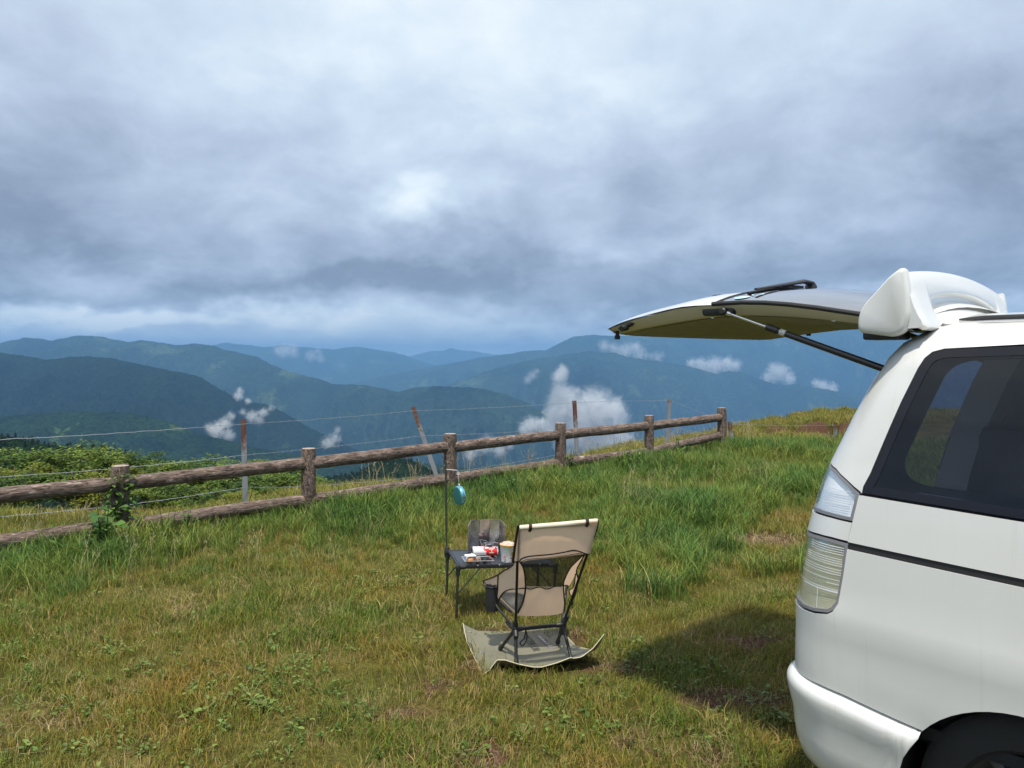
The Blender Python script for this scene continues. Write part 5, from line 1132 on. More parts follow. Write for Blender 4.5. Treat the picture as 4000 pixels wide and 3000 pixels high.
fabric('back_welt', [(2028, 2192), (2045, 2184), (2070, 2176), (2147, 2169), (2238, 2154), (2272, 2158), (2284, 2165), (2272, 2166), (2240, 2170), (2150, 2181), (2070, 2188), (2045, 2194)], lambda x, y: yback(x, y)-.003, M_CAN, 6)
binding('binding', [(2032, 2196), (2045, 2190), (2070, 2184), (2150, 2178), (2240, 2165), (2272, 2160), (2282, 2163)], lambda x, y: yback(x, y)-.006, .003)
lowp = midw+[(2202, 2325), (2206, 2360), (2203, 2390), (2190, 2396), (2170, 2402), (2102, 2407), (2040, 2406), (2008, 2403), (2014, 2396), (2022, 2394), (2037, 2366), (2047, 2335)]
fabric('back_panel', lowp, lambda x, y: yback(x, y)-.002, M_CAN, 5, wav=.005)
binding('binding', midw, lambda x, y: yback(x, y)-.004, .0045); binding('binding', Lc, lambda x, y: yback(x, y)-.005, .0055); binding('binding', Rc, lambda x, y: yback(x, y)-.005, .0052)
# left wing, running forward from the back pole to the front corner
def yw(x, y): return Yb(x, y)+.005+max(0, (2022-x))/133*.42
wing = [(2012, 2196), (1998, 2212), (1982, 2222), (1966, 2230), (1946, 2245), (1945, 2268), (1944, 2300), (1943, 2322), (1946, 2345), (1954, 2332), (1966, 2316), (1982, 2306), (2003, 2300), (2030, 2298), (2053, 2296), (2052, 2272), (2050, 2244), (2043, 2215), (2030, 2194)]
def yw2(x, y): return yw(x, y) if x < 2022 else yback(x, y)+.002
fabric('side_wing', wing, yw2, M_CAN, 6, wav=.01)
fabric('side_wing', [(1946, 2246), (1930, 2254), (1912, 2261), (1889, 2270), (1892, 2285), (1900, 2302), (1906, 2300), (1920, 2288), (1934, 2284), (1944, 2284)], yw, M_CAN, 6)
binding('binding', [(2010, 2192), (2002, 2208), (1984, 2221), (1966, 2230), (1946, 2245), (1912, 2260), (1886, 2269)], yw, .0058)
binding('binding', [(1946, 2245), (1945, 2268), (1944, 2300), (1943, 2322), (1944, 2345), (1960, 2362), (1978, 2378), (2000, 2393)], yw, .0045)
binding('binding', [(1887, 2270), (1891, 2287), (1899, 2302)], yw, .004); binding('binding', [(1889, 2271), (1897, 2282), (1901, 2298)], lambda x, y: yw(x, y)-.004, .003)
binding('binding', [(1946, 2347), (1954, 2332), (1966, 2316), (1982, 2306), (2003, 2301), (2030, 2299), (2050, 2298)], yw2, .0055)
fabric('side_mesh', [(1947, 2345), (1954, 2332), (1966, 2316), (1982, 2306), (2003, 2301), (2030, 2299), (2052, 2299), (2047, 2335), (2037, 2366), (2022, 2394), (2003, 2393), (1980, 2376), (1960, 2360)], lambda x, y: yw2(x, y)+.006, M_MESHW, 6)
# seat
mb = MB()
def seatf(i, j):
    a = at(2010, 2402, 4.42).lerp(at(2203, 2392, 4.47), i); c = (FLC-Vector((0, 0, .015))).lerp(FRC-Vector((0, 0, .015)), i); p = a.lerp(c, j); p.z -= .020*math.sin(PI*i)*(.3+.7*(1-j))-.012*(1-j)+.020*math.sin(PI*j)*math.sin(PI*i); return p
mb.grid(seatf, [i/12 for i in range(13)], [i/10 for i in range(11)]); obj('seat', mb, M_CAN, chair, ang=60)
mb = MB(); mb.grid(lambda i, j: seatf(.04+.5*i, .1+.6*j)+Vector((0, 0, .012+.05*math.sin(PI*i)*math.sin(PI*j))), [i/8 for i in range(9)], [i/8 for i in range(9)]); bg = obj('dark_seat_item', mb, M_HUB, None); tag(bg, 'black stuff and shadow merged into one pouch lying on the chair seat behind the left pole', 'item')  # one dark surface stands for black stuff and the shadow on the seat
# right wing with its hanging flap
rw = [(2283, 2166), (2276, 2180), (2262, 2206), (2256, 2217), (2250, 2240), (2236, 2266), (2226, 2286), (2204, 2286), (2204, 2268), (2214, 2244), (2232, 2214), (2262, 2184)]
def yr(x, y): return Yb(x, y)+.02+max(0, (y-2166))/120*.10
fabric('side_wing', rw, yr, M_CAN, 5); binding('binding', [(2284, 2166), (2276, 2180), (2262, 2206), (2256, 2217), (2252, 2236), (2258, 2262), (2254, 2292), (2246, 2325), (2236, 2345)], lambda x, y: yr(x, y)-.004, .0045)
fabric('side_wing', [(2252, 2236), (2258, 2262), (2253, 2292), (2246, 2325), (2236, 2330), (2226, 2322), (2224, 2308), (2238, 2296), (2244, 2280), (2246, 2256)], lambda x, y: yr(x, y)-.002, M_CAN, 5)
binding('binding', [(2248, 2242), (2246, 2262), (2244, 2280), (2238, 2296), (2224, 2306), (2226, 2322), (2236, 2332)], lambda x, y: yr(x, y)-.005, .0035)
binding('binding', [(2202, 2288), (2215, 2286), (2218, 2300)], yr, .004); fabric('side_mesh', [(2205, 2290), (2217, 2288), (2214, 2330), (2207, 2350)], yr, M_MESHW, 4)
mb = MB(); mb.tube([at(2236, 2328, 4.36), at(2232, 2345, 4.37), at(2233, 2362, 4.37)], .008, 8); obj('buckle', mb, M_HUB, chair)
# hanging strap
binding('hanging_strap', [(2054, 2460), (2058, 2478), (2057, 2498), (2050, 2514), (2040, 2522), (2032, 2514), (2034, 2506), (2046, 2496), (2052, 2476), (2053, 2458)], lambda x, y: 4.34, .006, m=M_HUB)
# side pocket
mb = MB(); C0 = at(1922, 2332, 4.50)
pr_ = [(.020, -.082), (.034, -.076), (.037, -.04), (.037, .02), (.036, .066)]
mb.lathe(pr_, C0, n=20, capt=False); pk = obj('side_pocket', mb, M_MESHL, chair)
mb = MB(); mb.tube([C0+Vector((.037*math.cos(t), .037*math.sin(t), .066)) for t in np.linspace(0, 2*PI, 20)], .004, 6); mb.tube([C0+Vector((.030, -.02, .066)), C0+Vector((.03, -.02, -.08))], .004, 6); mb.tube([C0+Vector((-.02, 0, .066)), FLC+Vector((.03, -.02, -.02))], .004, 6); obj('pocket_rim', mb, M_HUB, pk)
mb = MB(); mb.lathe([(.024, -.075), (.028, -.07), (.028, .04), (.020, .075)], C0+Vector((.001, 0, 0)), n=18); o = obj('black_bottle', mb, M_HUB); tag(o, 'black bottle carried in the mesh side pocket of the chair', 'bottle')

# ------------------------------------------------------------------ ground mat
def matcol():
    m = mat('olive_mat', (.165, .160, .115), .55, var=.12, vscale=4, bump=.1, bscale=200); nt = m.node_tree; b = nt.nodes['Principled BSDF']
    return m
M_MAT = matcol(); M_MATE = mat('mat_edge', (.55, .52, .36), .6); M_INK = mat('faded_ink', (.03, .034, .034), .8); M_INKL = mat('grey_violet_print', (.15, .16, .20), .7); M_WHT = mat('white_print', (.62, .62, .66), .7)
NLm, NRm, FLm, FRm = Vector((-.160, 4.13, 0)), Vector((.455, 4.24, 0)), Vector((-.303, 4.74, 0)), Vector((.285, 4.885, 0))
def zmat(i, j):  # i across left-right, j near-far
    z = .012
    near = [(0, -.005), (.06, .02), (.13, .075), (.2, .073), (.32, .048), (.45, .028), (.52, .025), (.65, .04), (.78, .062), (.86, .046), (.93, .060), (1.0, .10)]
    z += lerp(i, near)*max(0, 1-j*6.2)**1.6
    z += .070*max(0, (i-.80)/.20)**1.4*max(0, 1-j/.45)**1.1
    z += .055*max(0, 1-i/.16)**1.3*max(0, (j-.75)/.25)**1.2
    z += .012*math.exp(-((j-.97)/.03)**2)*math.sin(i*7+1)
    z += .004*math.sin(i*9)*math.sin(j*7)+.0045*math.exp(-((j-.42-.06*i)/.012)**2)*-1
    return z
def fmat(i, j):
    a = NLm.lerp(NRm, i); b_ = FLm.lerp(FRm, i); p = a.lerp(b_, j); k = max(0, (i-.82)/.18)*max(0, 1-j/.42); p.x += .055*k; p.y += .015*k; p.y -= .025*math.sin(PI*i)*max(0, 1-j*5); p.y += .03*max(0, (j-.9)/.1)*math.cos(i*PI*2)*.3; p.z = zmat(i, j); return p
mroot = empty('ground_mat', (.07, 4.5, 0)); tag(mroot, 'stiff olive grey mat with curled edges lying under the camp chair', 'mat')
us_ = list(np.linspace(0, 1, 90)); vs_ = list(np.linspace(0, 1, 80)); mb = MB(); mb.grid(fmat, us_, vs_); mb.grid(lambda i, j: fmat(i, j)-Vector((0, 0, .003)), us_, vs_, flip=True); obj('sheet', mb, M_MAT, mroot, ang=60)
mb = MB(); mb.tube([fmat(i, 0)+Vector((0, -.001, 0)) for i in us_], .0028, 6); mb.tube([fmat(0, j) for j in vs_], .0024, 6); mb.tube([fmat(1, j) for j in vs_], .002, 6); obj('sheet_edge', mb, M_MATE, mroot)
for (i, j) in ((.06, .93), (.08, .48), (.88, .95), (.90, .1)):
    mb = MB(); c = fmat(i, j)+Vector((0, 0, .002)); mb.tube([c+Vector((.009*math.cos(t), .009*math.sin(t), 0)) for t in np.linspace(0, 2*PI, 14)], .002, 5); obj('eyelet', mb, M_CHROME, mroot)
def text_obj(name, s, size, fn, m, parent, ext=0.0):
    cu = bpy.data.curves.new(name, 'FONT'); cu.body = s; cu.size = size; cu.resolution_u = 2; o = bpy.data.objects.new(name, cu); COL.objects.link(o)
    dg = bpy.context.evaluated_depsgraph_get(); me = bpy.data.meshes.new_from_object(o.evaluated_get(dg)); bpy.data.objects.remove(o)
    bm = bmesh.new(); bm.from_mesh(me); bmesh.ops.subdivide_edges(bm, edges=[e for e in bm.edges if e.calc_length() > size*.12], cuts=2); bmesh.ops.triangulate(bm, faces=bm.faces)
    l = root_of(parent).location if parent else Vector((0, 0, 0))
    for v in bm.verts: v.co = fn(v.co.x, v.co.y)-l
    bm.to_mesh(me); bm.free(); me.name = name; me.materials.clear(); me.materials.append(m); o = bpy.data.objects.new(name, me); COL.objects.link(o)
    if parent: o.parent = parent
    return o
# lettering runs from the far edge towards the viewer
p0, p1 = at(2070, 2468, 4.72), at(2117, 2533, 4.48); p0.z = p1.z = 0; dx = (p1-p0).normalized(); dy = Vector((-dx.y, dx.x, 0))
def onmat(p):
    # lift a flat point onto the sheet
    a = NLm; X_ = NRm-NLm; Y_ = FLm-NLm; j = (p-a).dot(Vector((-X_.y, X_.x, 0)).normalized())/Y_.dot(Vector((-X_.y, X_.x, 0)).normalized()); q = NLm.lerp(FLm, j); r_ = NRm.lerp(FRm, j); i = (p-q).dot((r_-q).normalized())/(r_-q).length
    return Vector((p.x, p.y, zmat(min(1, max(0, i)), min(1, max(0, j)))+.0035))
text_obj('lettering', 'MISTER UR', .068, lambda x, y: onmat(p0+dx*x*.80-dy*(.075-y*.95)+Vector((.02, 0, 0))), M_INK, mroot)
q0, q1 = at(2101, 2471, 4.70), at(2157, 2529, 4.50); q0.z = q1.z = 0; ex = (q1-q0).normalized(); ey = Vector((-ex.y, ex.x, 0)); Ls = (q1-q0).length
mb = MB()
for (a, b_, c, d) in ((0, Ls, -.017, -.012), (0, Ls, .012, .017), (0, .006, -.012, .012), (Ls-.006, Ls, -.012, .012)):
    mb.grid(lambda x, y: onmat(q0+ex*x+ey*y), list(np.linspace(a, b_, 12)), [c, d])
obj('printed_frame', mb, M_INKL, mroot)
mb = MB(); x = .012; rr = random.Random(5)
while x < Ls-.02:
    w = rr.uniform(.006, .012); 
    if x < Ls*.45 or rr.random() < .5:
        mb.grid(lambda u, y: onmat(q0+ex*u+ey*y)+Vector((0, 0, .0006)), [x, x+w*.45], [-.008, .008]); mb.grid(lambda u, y: onmat(q0+ex*u+ey*y)+Vector((0, 0, .0006)), [x+w*.45, x+w], [-.008, -.003] if rr.random() < .5 else [.002, .008])
    x += w+.005
obj('print_marks', mb, M_WHT, mroot)
mb = MB()
for k in range(26):
    c = onmat(Vector((rr.uniform(.20, .29), rr.uniform(4.60, 4.76), 0))); mb.box(c+Vector((0, 0, .001)), (rr.uniform(.006, .016), .003, .001), (dx, dy, Vector((0, 0, 1))))
obj('small_print', mb, M_INK, mroot)

# ------------------------------------------------------------------ table
M_TAB = mat('slate_aluminium_top', (.040, .047, .062), .42, .35, var=.1, vscale=3); M_TFR = mat('table_frame', (.03, .033, .04), .4, .5); M_TLEG = mat('olive_grey_tube', (.06, .062, .055), .4, .6); M_JNT = mat('black_joint', (.016, .017, .02), .5)
T0 = at(1790, 2208, 4.98); tx = Vector((.966, .240, -.045)).normalized(); ty = Vector((-.262, .964, .0)); ty = (ty-tx*ty.dot(tx)).normalized(); tz = tx.cross(ty); TL, TWd = .66, .405
def tp(x, y, z=0): return T0+tx*x+ty*y+tz*z
table = empty('folding_table', T0-Vector((0, 0, T0.z))); tag(table, 'low black folding camp table holding the stove and food', 'table')
mb = MB()
for k in range(3):
    a = .012+k*(TL-.024)/3; mb.box(tp(a+(TL-.024)/6, TWd/2, -.006), ((TL-.024)/3-.003, TWd-.03, .008), (tx, ty, tz), bev=.002)
obj('tabletop', mb, M_TAB, table, ang=30)
mb = MB()
mb.box(tp(TL/2, .006, -.012), (TL-.04, .012, .024), (tx, ty, tz), bev=.002); mb.box(tp(TL/2, TWd-.006, -.012), (TL-.04, .012, .024), (tx, ty, tz), bev=.002)
mb.tube([tp(.004, .02, -.008), tp(.004, TWd-.02, -.008)], .010, 10); mb.tube([tp(TL-.004, .02, -.008), tp(TL-.004, TWd-.02, -.008)], .010, 10); obj('table_frame', mb, M_TFR, table)
mb = MB()
for k in (.13, .275, .42, .55): mb.lathe([(.0055, 0), (.005, .003), (.002, .005)], tp(k, -.001, -.004), (tx, tz, -ty), 10)
obj('rivet', mb, M_CHROME, table)
for (x, y) in ((0, 0), (0, TWd), (TL, 0), (TL, TWd)):
    c = tp(x, y, -.01); mb = MB(); mb.box(c-tz*.004, (.034, .034, .034), (tx, ty, tz), bev=.008); mb.tube([c-tz*.01, c-tz*.055], [.0165, .0135], 12)
    mb.tube([c-tz*.004, tp(x+(.05 if x == 0 else -.05), y, -.012)], [.016, .012], 10); obj('corner_joint', mb, M_JNT, table, ang=45)
    gz = h1(c.x, c.y); f_ = Vector((c.x-tz.x*.3, c.y-tz.y*.3, gz-.01)); mb = MB(); mb.tube([c-tz*.04, f_], .0085, 12); lg = obj('leg', mb, M_TLEG, table); mb = MB(); mb.tube([f_+Vector((0, 0, .02)), f_], .011, 10); obj('foot_cap', mb, M_JNT, lg)
    mb = MB(); p_ = c.lerp(f_, .48); mb.tube([p_, tp(x+(.145 if x == 0 else -.145), y, -.022)], .0048, 8); mb.lathe([(.006, -.004), (.006, .004)], p_, n=8); obj('brace', mb, M_TLEG, table)
# lantern pole clamped to the far left corner
PBs = tp(-.006, TWd+.012, 0); pole = empty('lantern_pole', (PBs.x, PBs.y, 0)); tag(pole, 'thin green grey hanging pole clamped to the back left table corner', 'pole')
zt = 1.71-(1801-1400)/3000*PBs.y; topx = (1741-2000)/3000*PBs.y; TP = Vector((topx, PBs.y, zt)); M_PG = mat('green_grey_pole', (.085, .095, .075), .35, .6)
mb = MB(); mid = Vector((PBs.x, PBs.y, h1(PBs.x, PBs.y)-.03)); base_ = mid; jn = base_.lerp(TP, .52); mb.tube([base_, jn, TP], .0062, 12); mb.tube([jn, TP], .0078, 12); obj('pole_tube', mb, M_PG, pole)
mb = MB(); mb.lathe([(.016, -.03), (.018, -.02), (.018, .03), (.012, .04)], tp(-.006, TWd+.012, -.02), n=14); obj('clamp', mb, M_JNT, pole)
mb = MB(); hz_ = TP+Vector((0, -.004, -.055)); mb.tube([hz_, hz_+Vector((.004, 0, -.003)), hz_+Vector((.080, -.01, -.008)), hz_+Vector((.082, -.01, -.016))], .0026, 8); mb.tube([hz_+Vector((.004, 0, 0)), hz_+Vector((.004, 0, .025))], .002, 6); mb.tube([TP+Vector((-.008, 0, -.03)), TP+Vector((.0, 0, -.03))], .005, 8); obj('hook_arm', mb, M_WHT, pole)
hk = hz_+Vector((.088, -.01, -.030)); Dd = at(1794, 1936, PBs.y-.02)
dr = empty('hanging_disc', Dd); tag(dr, 'shiny turquoise round tin hanging from the lantern pole', 'tin')
M_TURQ = mat('turquoise_metal', (.22, .55, .64), .22, .8, coat=.3); M_TURD = mat('turquoise_face', (.05, .22, .23), .35, .4)
an = R(58); nx_ = Vector((math.sin(an), math.cos(an), .06)).normalized(); sx_ = Vector((math.cos(an), -math.sin(an), 0)); uz_ = nx_.cross(sx_)
mb = MB(); rd = .067; mb.lathe([(rd*.0+.001, -.019), (rd*.9, -.019), (rd*.98, -.016), (rd, -.010), (rd*.985, -.003), (rd*.985, -.001), (rd*1.02, .0), (rd*1.02, .004), (rd, .006), (rd*.99, .014), (rd*.93, .018)], Dd, (sx_, uz_, -nx_), 44, capt=False); obj('tin_body', mb, M_TURQ, dr, ang=30)
mb = MB(); mb.lathe([(rd*.94, .0175), (rd*.8, .019), (.001, .019)], Dd, (sx_, uz_, -nx_), 40, capb=False, capt=False); obj('tin_face', mb, M_TURD, dr)
mb = MB(); mb.tube([Dd+Vector((0, 0, rd)), Dd+Vector((-.003, 0, rd+.02)), hk], .0012, 5); mb.tube([hk+Vector((.009*math.cos(t), 0, .009*math.sin(t))) for t in np.linspace(0, 2*PI, 14)], .0018, 5); mb.box(Dd+Vector((0, 0, rd+.008)), (.012, .006, .014), bev=.002); obj('hanging_cord', mb, M_WHT, dr)
# folding windscreen
def alu_mat(name):
    m = mat(name, (.80, .77, .74), .26, 1.0, var=.12, vscale=8); b = m.node_tree.nodes['Principled BSDF']; nt = m.node_tree
    tc = N(nt, 'ShaderNodeTexCoord').outputs['Object']; n = N(nt, 'ShaderNodeTexNoise', ins={'Vector': tc, 'Scale': 9.0, 'Detail': 1.0}).outputs[0]; bp = N(nt, 'ShaderNodeBump', ins={'Height': n, 'Strength': .35, 'Distance': .03}); nt.links.new(bp.outputs[0], b.inputs['Normal']); return m
M_ALU = alu_mat('thin_aluminium'); M_ALUD = mat('worn_chrome', (.45, .42, .42), .25, 1.0)
def onT(px, py, lift=0.0):
    """point of the table plane seen at this pixel"""
    o = Vector((0, 0, EYE)); d = Vector(((px-2000)/F, 1, -(py-HOR)/F)); t = (T0-o).dot(tz)/d.dot(tz); return o+d*t+tz*lift
ws = empty('stove_windscreen', onT(1960, 2150)); tag(ws, 'folding shiny aluminium windscreen standing behind the stove', 'windscreen')
wb = [tp(.105, TWd-.16), tp(.145, TWd-.04), tp(.215, TWd-.012), tp(.288, TWd-.012), tp(.350, TWd-.05), tp(.375, TWd-.13)]
tops_ = [(1899, 2028), (1911, 2020), (1944, 2019), (1982, 2017), (2024, 2013), (2062, 2032)]
hts = [.205, .215, .213, .215, .222, .195]
for k in range(5):
    A_, B_ = wb[k], wb[k+1]; mb = MB()
    n_ = (B_-A_).cross(tz).normalized()*.0012
    c = [A_+tz*.002, B_+tz*.002, B_+tz*hts[k+1], A_.lerp(B_, .5)+tz*(hts[k]+hts[k+1])/2+tz*.003, A_+tz*hts[k]]
    V_ = [p+n_ for p in c]+[p-n_ for p in c]; mb.add(V_, [(0, 1, 2, 3, 4), (9, 8, 7, 6, 5)]+[(i, i+5, (i+1) % 5+5, (i+1) % 5) for i in range(5)])
    obj('screen_panel', mb, M_ALU, ws, smooth=False)
mb = MB()
for k in range(1, 5): mb.tube([wb[k]+tz*.004, wb[k]+tz*(hts[k]-.004)], .002, 6)
obj('screen_hinge', mb, M_ALUD, ws)
# stove
sv = empty('camp_stove', tp(.27, .22)); tag(sv, 'small chrome gas stove burner half hidden behind the noodle cup', 'stove'); c = tp(.25, .235)
M_DKM = mat('dark_stove_metal', (.05, .04, .04), .35, .8)
mb = MB(); mb.lathe([(.012, .0), (.016, .02), (.014, .05), (.03, .062), (.034, .07), (.034, .082), (.028, .086), (.004, .084)], c, (tx, ty, tz), 20); obj('burner', mb, M_ALUD, sv)
mb = MB()
for k in range(4):
    a = PI/4+k*PI/2; d = tx*math.cos(a)+ty*math.sin(a); mb.tube([c+tz*.045, c+d*.05+tz*.05, c+d*.075+tz*.098], .003, 6); mb.tube([c+d*.02+tz*.098, c+d*.078+tz*.098], .003, 6); mb.tube([c+tz*.03, c+d*.07+tz*.0], .003, 6)
obj('pot_support', mb, M_ALUD, sv)
mb = MB(); mb.box(c+tx*.055+tz*.04, (.04, .05, .045), (tx, ty, tz), bev=.006); mb.box(c-tx*.055+tz*.035, (.03, .03, .05), (tx, ty, tz), bev=.004); mb.tube([c+tx*.05+tz*.05, c+tx*.12+ty*.01+tz*.075], .004, 8); mb.tube([c+tx*.05+tz*.06, c+tx*.10+tz*.095, c+tx*.11+tz*.06], .003, 6); obj('valve', mb, M_DKM, sv)
# gas canister lying on its side
M_RED = mat('red_print', (.72, .035, .025), .35, coat=.3); M_CWH = mat('canister_white', (.80, .77, .80), .3, coat=.4); M_CRIM = mat('crimson_print', (.42, .012, .07), .4); M_PINK = mat('pink_print', (.75, .06, .25), .4); M_TXG = mat('grey_print', (.35, .35, .38), .6)
cr_ = .0335; c0 = onT(1846, 2178); c1 = onT(1948, 2172); c0 = c0+ty*.03+tz*cr_; cx_ = (tx*1.0+ty*.02).normalized(); cyy = tz.cross(cx_).normalized(); LCN = .185
can = empty('gas_canister', c0-tz*cr_); tag(can, 'red and white gas canister lying on its side on the table', 'gas canister')
def canp(x, th, r=None): r = cr_ if r is None else r; return c0+cx_*x+(tz*math.cos(th)-cyy*math.sin(th))*r    # th 0 = top, + towards the viewer
mb = MB(); thl = list(np.linspace(0, 2*PI, 41))
prof = [(0, .8), (.002, .93), (.006, .98), (.009, 1.0), (LCN-.016, 1.0), (LCN-.010, .95), (LCN-.004, .72)]
mb.grid(lambda i, t: canp(prof[i][0], t, cr_*prof[i][1]), list(range(len(prof))), thl, flip=True); bodyc = obj('canister_body', mb, M_CWH, can)
mb = MB(); mb.grid(lambda i, t: canp([.001, .004, .004, .010][i], t, cr_*[.90, .80, .55, .02][i]), [0, 1, 2, 3], thl); mb.tube([canp(.003, t, cr_*.9) for t in thl], .002, 6); obj('canister_base', mb, M_ALUD, can)
mb = MB(); mb.grid(lambda i, t: canp([LCN-.006, LCN, LCN+.012, LCN+.012][i], t, cr_*[.72, .45, .2, .01][i]), [0, 1, 2, 3], thl, flip=True); obj('valve_cup', mb, M_ALUD, can)
def patch(name, x0, x1, t0, t1, m, lift=.0006):
    mb = MB(); mb.grid(lambda x, t: canp(x, t, cr_+lift), list(np.linspace(x0, x1, 8)), list(np.linspace(t0, t1, 16)), flip=True); return obj(name, mb, m, bodyc)
patch('red_label', .092, LCN-.016, .75, 3.6, M_RED); patch('crimson_label', .108, LCN-.016, -1.2, .15, M_CRIM); patch('red_square', .078, .094, .78, 1.25, M_RED, .0005)
patch('pink_band', .048, .092, -.25, .12, M_PINK, .0008); patch('barcode_block', .020, .038, -.3, .2, M_TXG, .0006)
M_LOGO = mat('cream_logo', (.72, .66, .60), .5)
mb = MB(); O = rnd_poly([(.112, .86), (.146, .86), (.146, 1.72), (.112, 1.72)], .010, 4); V_ = [canp(x, t, cr_+.0012) for x, t in O]; mb.add(V_+[canp(.129, 1.29, cr_+.0012)], [(i, (i+1) % len(O), len(O)) for i in range(len(O))][::1]); obj('logo_patch', mb, M_LOGO, bodyc)
text_obj('logo_letter', 'G', .030, lambda x, y: canp(.118+y*1.0, .96+x/cr_*.85, cr_+.0018), M_CRIM, can)
text_obj('brand_text', 'Iwatani', .021, lambda x, y: canp(.168-x*.92, .50-(y-.006)/cr_*.9, cr_+.0014), M_CRIM, can)
# noodle cup
M_CUP = mat('foam_cup', (.74, .74, .72), .55, coat=.1); M_YEL = mat('yellow_print', (.72, .42, .05), .5); M_LID = mat('lid_film', (.72, .50, .42), .35, .2, var=.3, vscale=60)
cb = onT(1980, 2195); cup = empty('noodle_cup', cb); tag(cup, 'white instant noodle cup with a yellow rim beside the chair back', 'cup')
CH = .118; rb, rt = .037, .0505
mb = MB(); mb.lathe([(rb*.94, 0), (rb, .003), (rb+.0005, .010), (rt*.985, CH-.004), (rt, CH-.003)], cb, (tx, ty, tz), 40, capt=False); cbod = obj('cup_body', mb, M_CUP, cup)
mb = MB(); mb.lathe([(rt-.0045, CH-.026), (rt-.0005, CH-.004), (rt+.003, CH-.003), (rt+.0035, CH), (rt-.001, CH+.002), (rt-.004, CH)], cb, (tx, ty, tz), 40, capb=False, capt=False); obj('cup_rim', mb, M_YEL, cup)
mb = MB(); rr = random.Random(2)
def lidp(r, t): return cb+tz*(CH+.001+.010*max(0, math.cos(t-1.2))*(r/rt)**2+.006*mnoise.noise(Vector((r*60, t*2, 0))))+(tx*math.cos(t)+ty*math.sin(t))*r
mb.grid(lidp, [0, .012, .024, .036, .048], list(np.linspace(0, 2*PI, 33))); mb.box(cb+tz*(CH+.006)+tx*.036-ty*.036, (.018, .006, .012), (tx, ty, tz), bev=.002); obj('cup_lid', mb, M_LID, cup)
def cupp(a, z, l=.0005): r = rb+(rt-rb)*z/CH+l; return cb+tz*z+(tx*math.sin(a)-ty*math.cos(a))*r
M_PG1 = mat('pale_green_print', (.25, .48, .35), .6); M_PG2 = mat('pale_blue_print', (.38, .46, .55), .6); M_OR = mat('orange_print', (.62, .33, .03), .6); M_BR = mat('brown_print', (.10, .05, .03), .6); M_PK2 = mat('rose_print', (.70, .22, .30), .6)
def cpatch(rects, m, nm):
    mb = MB()
    for a0, a1, z0, z1 in rects: mb.grid(lambda a, z: cupp(a, z), list(np.linspace(a0, a1, 5)), [z0, z1], flip=False)
    obj(nm, mb, m, cbod)
cpatch([(-.62, -.52, .088, .098), (-.45, -.34, .086, .097), (-.28, -.12, .086, .099)], M_PG1, 'green_letters')
cpatch([(-.8, -.2, .070, .073), (-.45, -.40, .045, .072), (-.30, -.24, .040, .070), (-.7, -.2, .020, .0225), (-.75, -.70, .050, .07), (-.55, -.2, .056, .058)], M_PG2, 'blue_letters')
cpatch([(.42, .72, .045, .075)], M_OR, 'orange_badge'); cpatch([(.50, .56, .050, .070), (.56, .62, .060, .070), (.35, .70, .030, .036)], M_BR, 'brown_letters'); cpatch([(-.85, -.50, .036, .050)], M_PK2, 'rose_letters')
cpatch([(-.80, -.68, .010, .018), (-.62, -.45, .009, .017), (-.85, -.7, .026, .031), (-.6, -.42, .026, .031)], M_INKL, 'small_letters'); cpatch([(0.05, .80, .087, .0885)], M_YEL, 'yellow_line')
# food tray
tr = empty('food_tray', onT(1870, 2200)); tag(tr, 'clear plastic food tray with orange and dark rice balls at the front of the table', 'food tray')
fx = onT(1825, 2205); ax_ = tx; ay_ = ty
def fp(x, y, z): return fx+ax_*x+ay_*y+tz*z
M_FILM = glass_mat('clear_tray', (.93, .93, .94)); M_FR = mat('fried_orange', (.80, .30, .04), .5, var=.4, vscale=60, bump=.3, bscale=150); M_RICE = mat('rice_ball', (.55, .42, .33), .6, col2=(.12, .04, .03), vscale=55, bump=.4, bscale=200); M_NORI = mat('dark_seaweed', (.012, .016, .014), .5, bump=.3, bscale=150)
mb = MB()
def trayf(i, j, s, z0, z1):
    t = j; r = [(0, 0), (1, 0), (1, 1), (0, 1), (0, 0)][i]; x = .078+(r[0]-.5)*(.150+s*t); y = .045+(r[1]-.5)*(.082+s*.8*t); return fp(x, y, z0+(z1-z0)*t)
mb.grid(lambda i, j: trayf(i, j, .014, .001, .024), [0, 1, 2, 3, 4], [0, 1]); mb.grid(lambda i, j: trayf(i, j, -.03, .026, .046), [0, 1, 2, 3, 4], [0, 1]); V_ = [trayf(i, 1, -.03, .026, .046) for i in range(4)]; mb.add(V_, [(0, 1, 2, 3)])
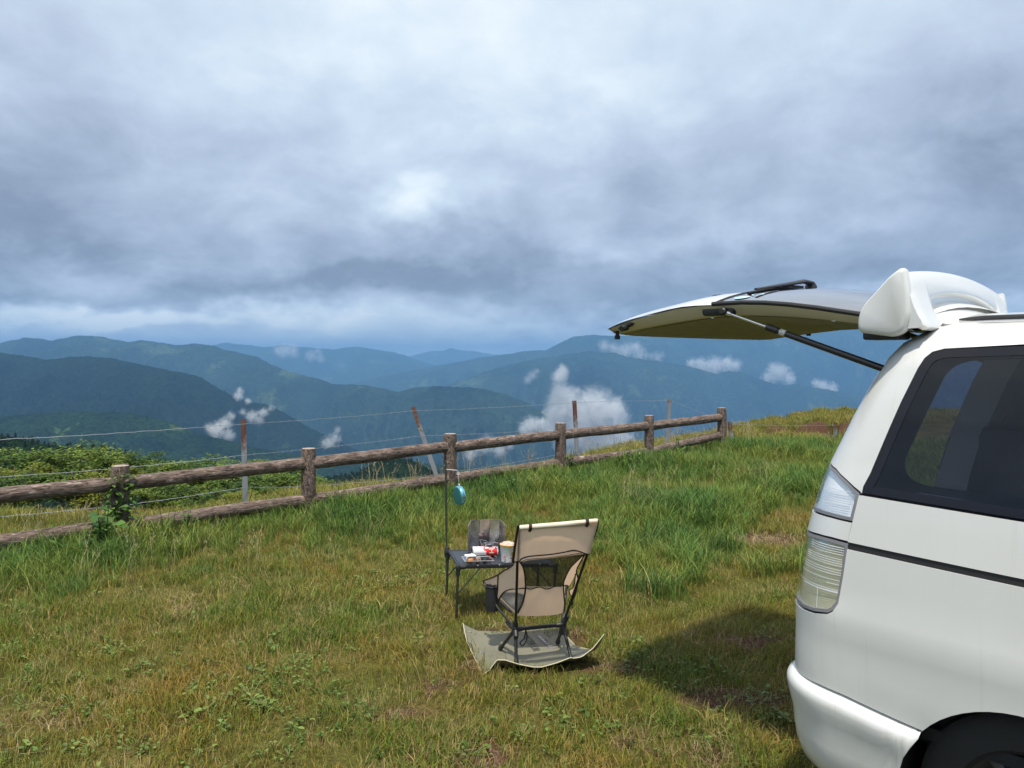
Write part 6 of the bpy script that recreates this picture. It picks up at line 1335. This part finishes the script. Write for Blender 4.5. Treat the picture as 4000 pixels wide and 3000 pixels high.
mb.grid(lambda i, j: (lambda p, q: p.lerp(q, j))(trayf(i, 1, .014, .001, .025), trayf(i, 1, .045, .001, .025)), [0, 1, 2, 3, 4], [0, 1]); obj('plastic_shell', mb, M_FILM, tr, smooth=False)
mb = MB(); L4 = [trayf(i, 1, .045, .001, .025) for i in range(5)]; mb.tube(L4, .0013, 5); L4 = [trayf(i, 1, -.03, .026, .046) for i in range(5)]; mb.tube(L4, .0010, 5); obj('tray_rim', mb, M_WHT, tr)
def blob(nm, c, r, m, lab, cat, seed):
    bm = bmesh.new(); bmesh.ops.create_icosphere(bm, subdivisions=3, radius=1)
    V_ = []
    for v in bm.verts: n = 1+.14*mnoise.noise(v.co*2.3+Vector((seed, 0, 0))); V_.append(c+(ax_*v.co.x*r[0]+ay_*v.co.y*r[1]+tz*v.co.z*r[2])*n)
    mb = MB(); mb.add(V_, [[v.index for v in f.verts] for f in bm.faces]); bm.free(); o = obj(nm, mb, m); tag(o, lab, cat)
blob('fried_piece', fp(.027, .034, .021), (.024, .026, .019), M_FR, 'orange fried piece at the left end of the food tray', 'food', 1)
blob('rice_ball', fp(.076, .036, .021), (.025, .028, .020), M_RICE, 'speckled pale rice ball in the middle of the food tray', 'food', 2)
blob('rice_ball', fp(.124, .036, .020), (.023, .028, .019), M_NORI, 'dark seaweed wrapped rice ball at the right end of the food tray', 'food', 3)
mb = MB(); O = rnd_poly([(-.002, .015), (.062, .012), (.052, .068), (-.012, .066)], .006, 3); V_ = [fp(x, y, .0495+.004*math.sin(x*40)) for x, y in O]; V2 = [p-tz*.003 for p in V_]; n_ = len(O); mb.add(V_+V2, [tuple(range(n_)), tuple(range(n_, 2*n_))[::-1]]+[(i, i+n_, (i+1) % n_+n_, (i+1) % n_) for i in range(n_)])
o = obj('paper_packet', mb, mat('white_paper', (.85, .85, .88), .6)); tag(o, 'small square white packet lying on top of the food tray', 'packet')
mb = MB(); mb.box(fp(.016, .082, .012), (.022, .008, .026), (tx, ty, tz), bev=.003); o = obj('paper_scrap', mb, mat('crumpled_film', (.8, .8, .84), .3)); tag(o, 'crumpled scrap of white film between the tray and the canister', 'wrapper')
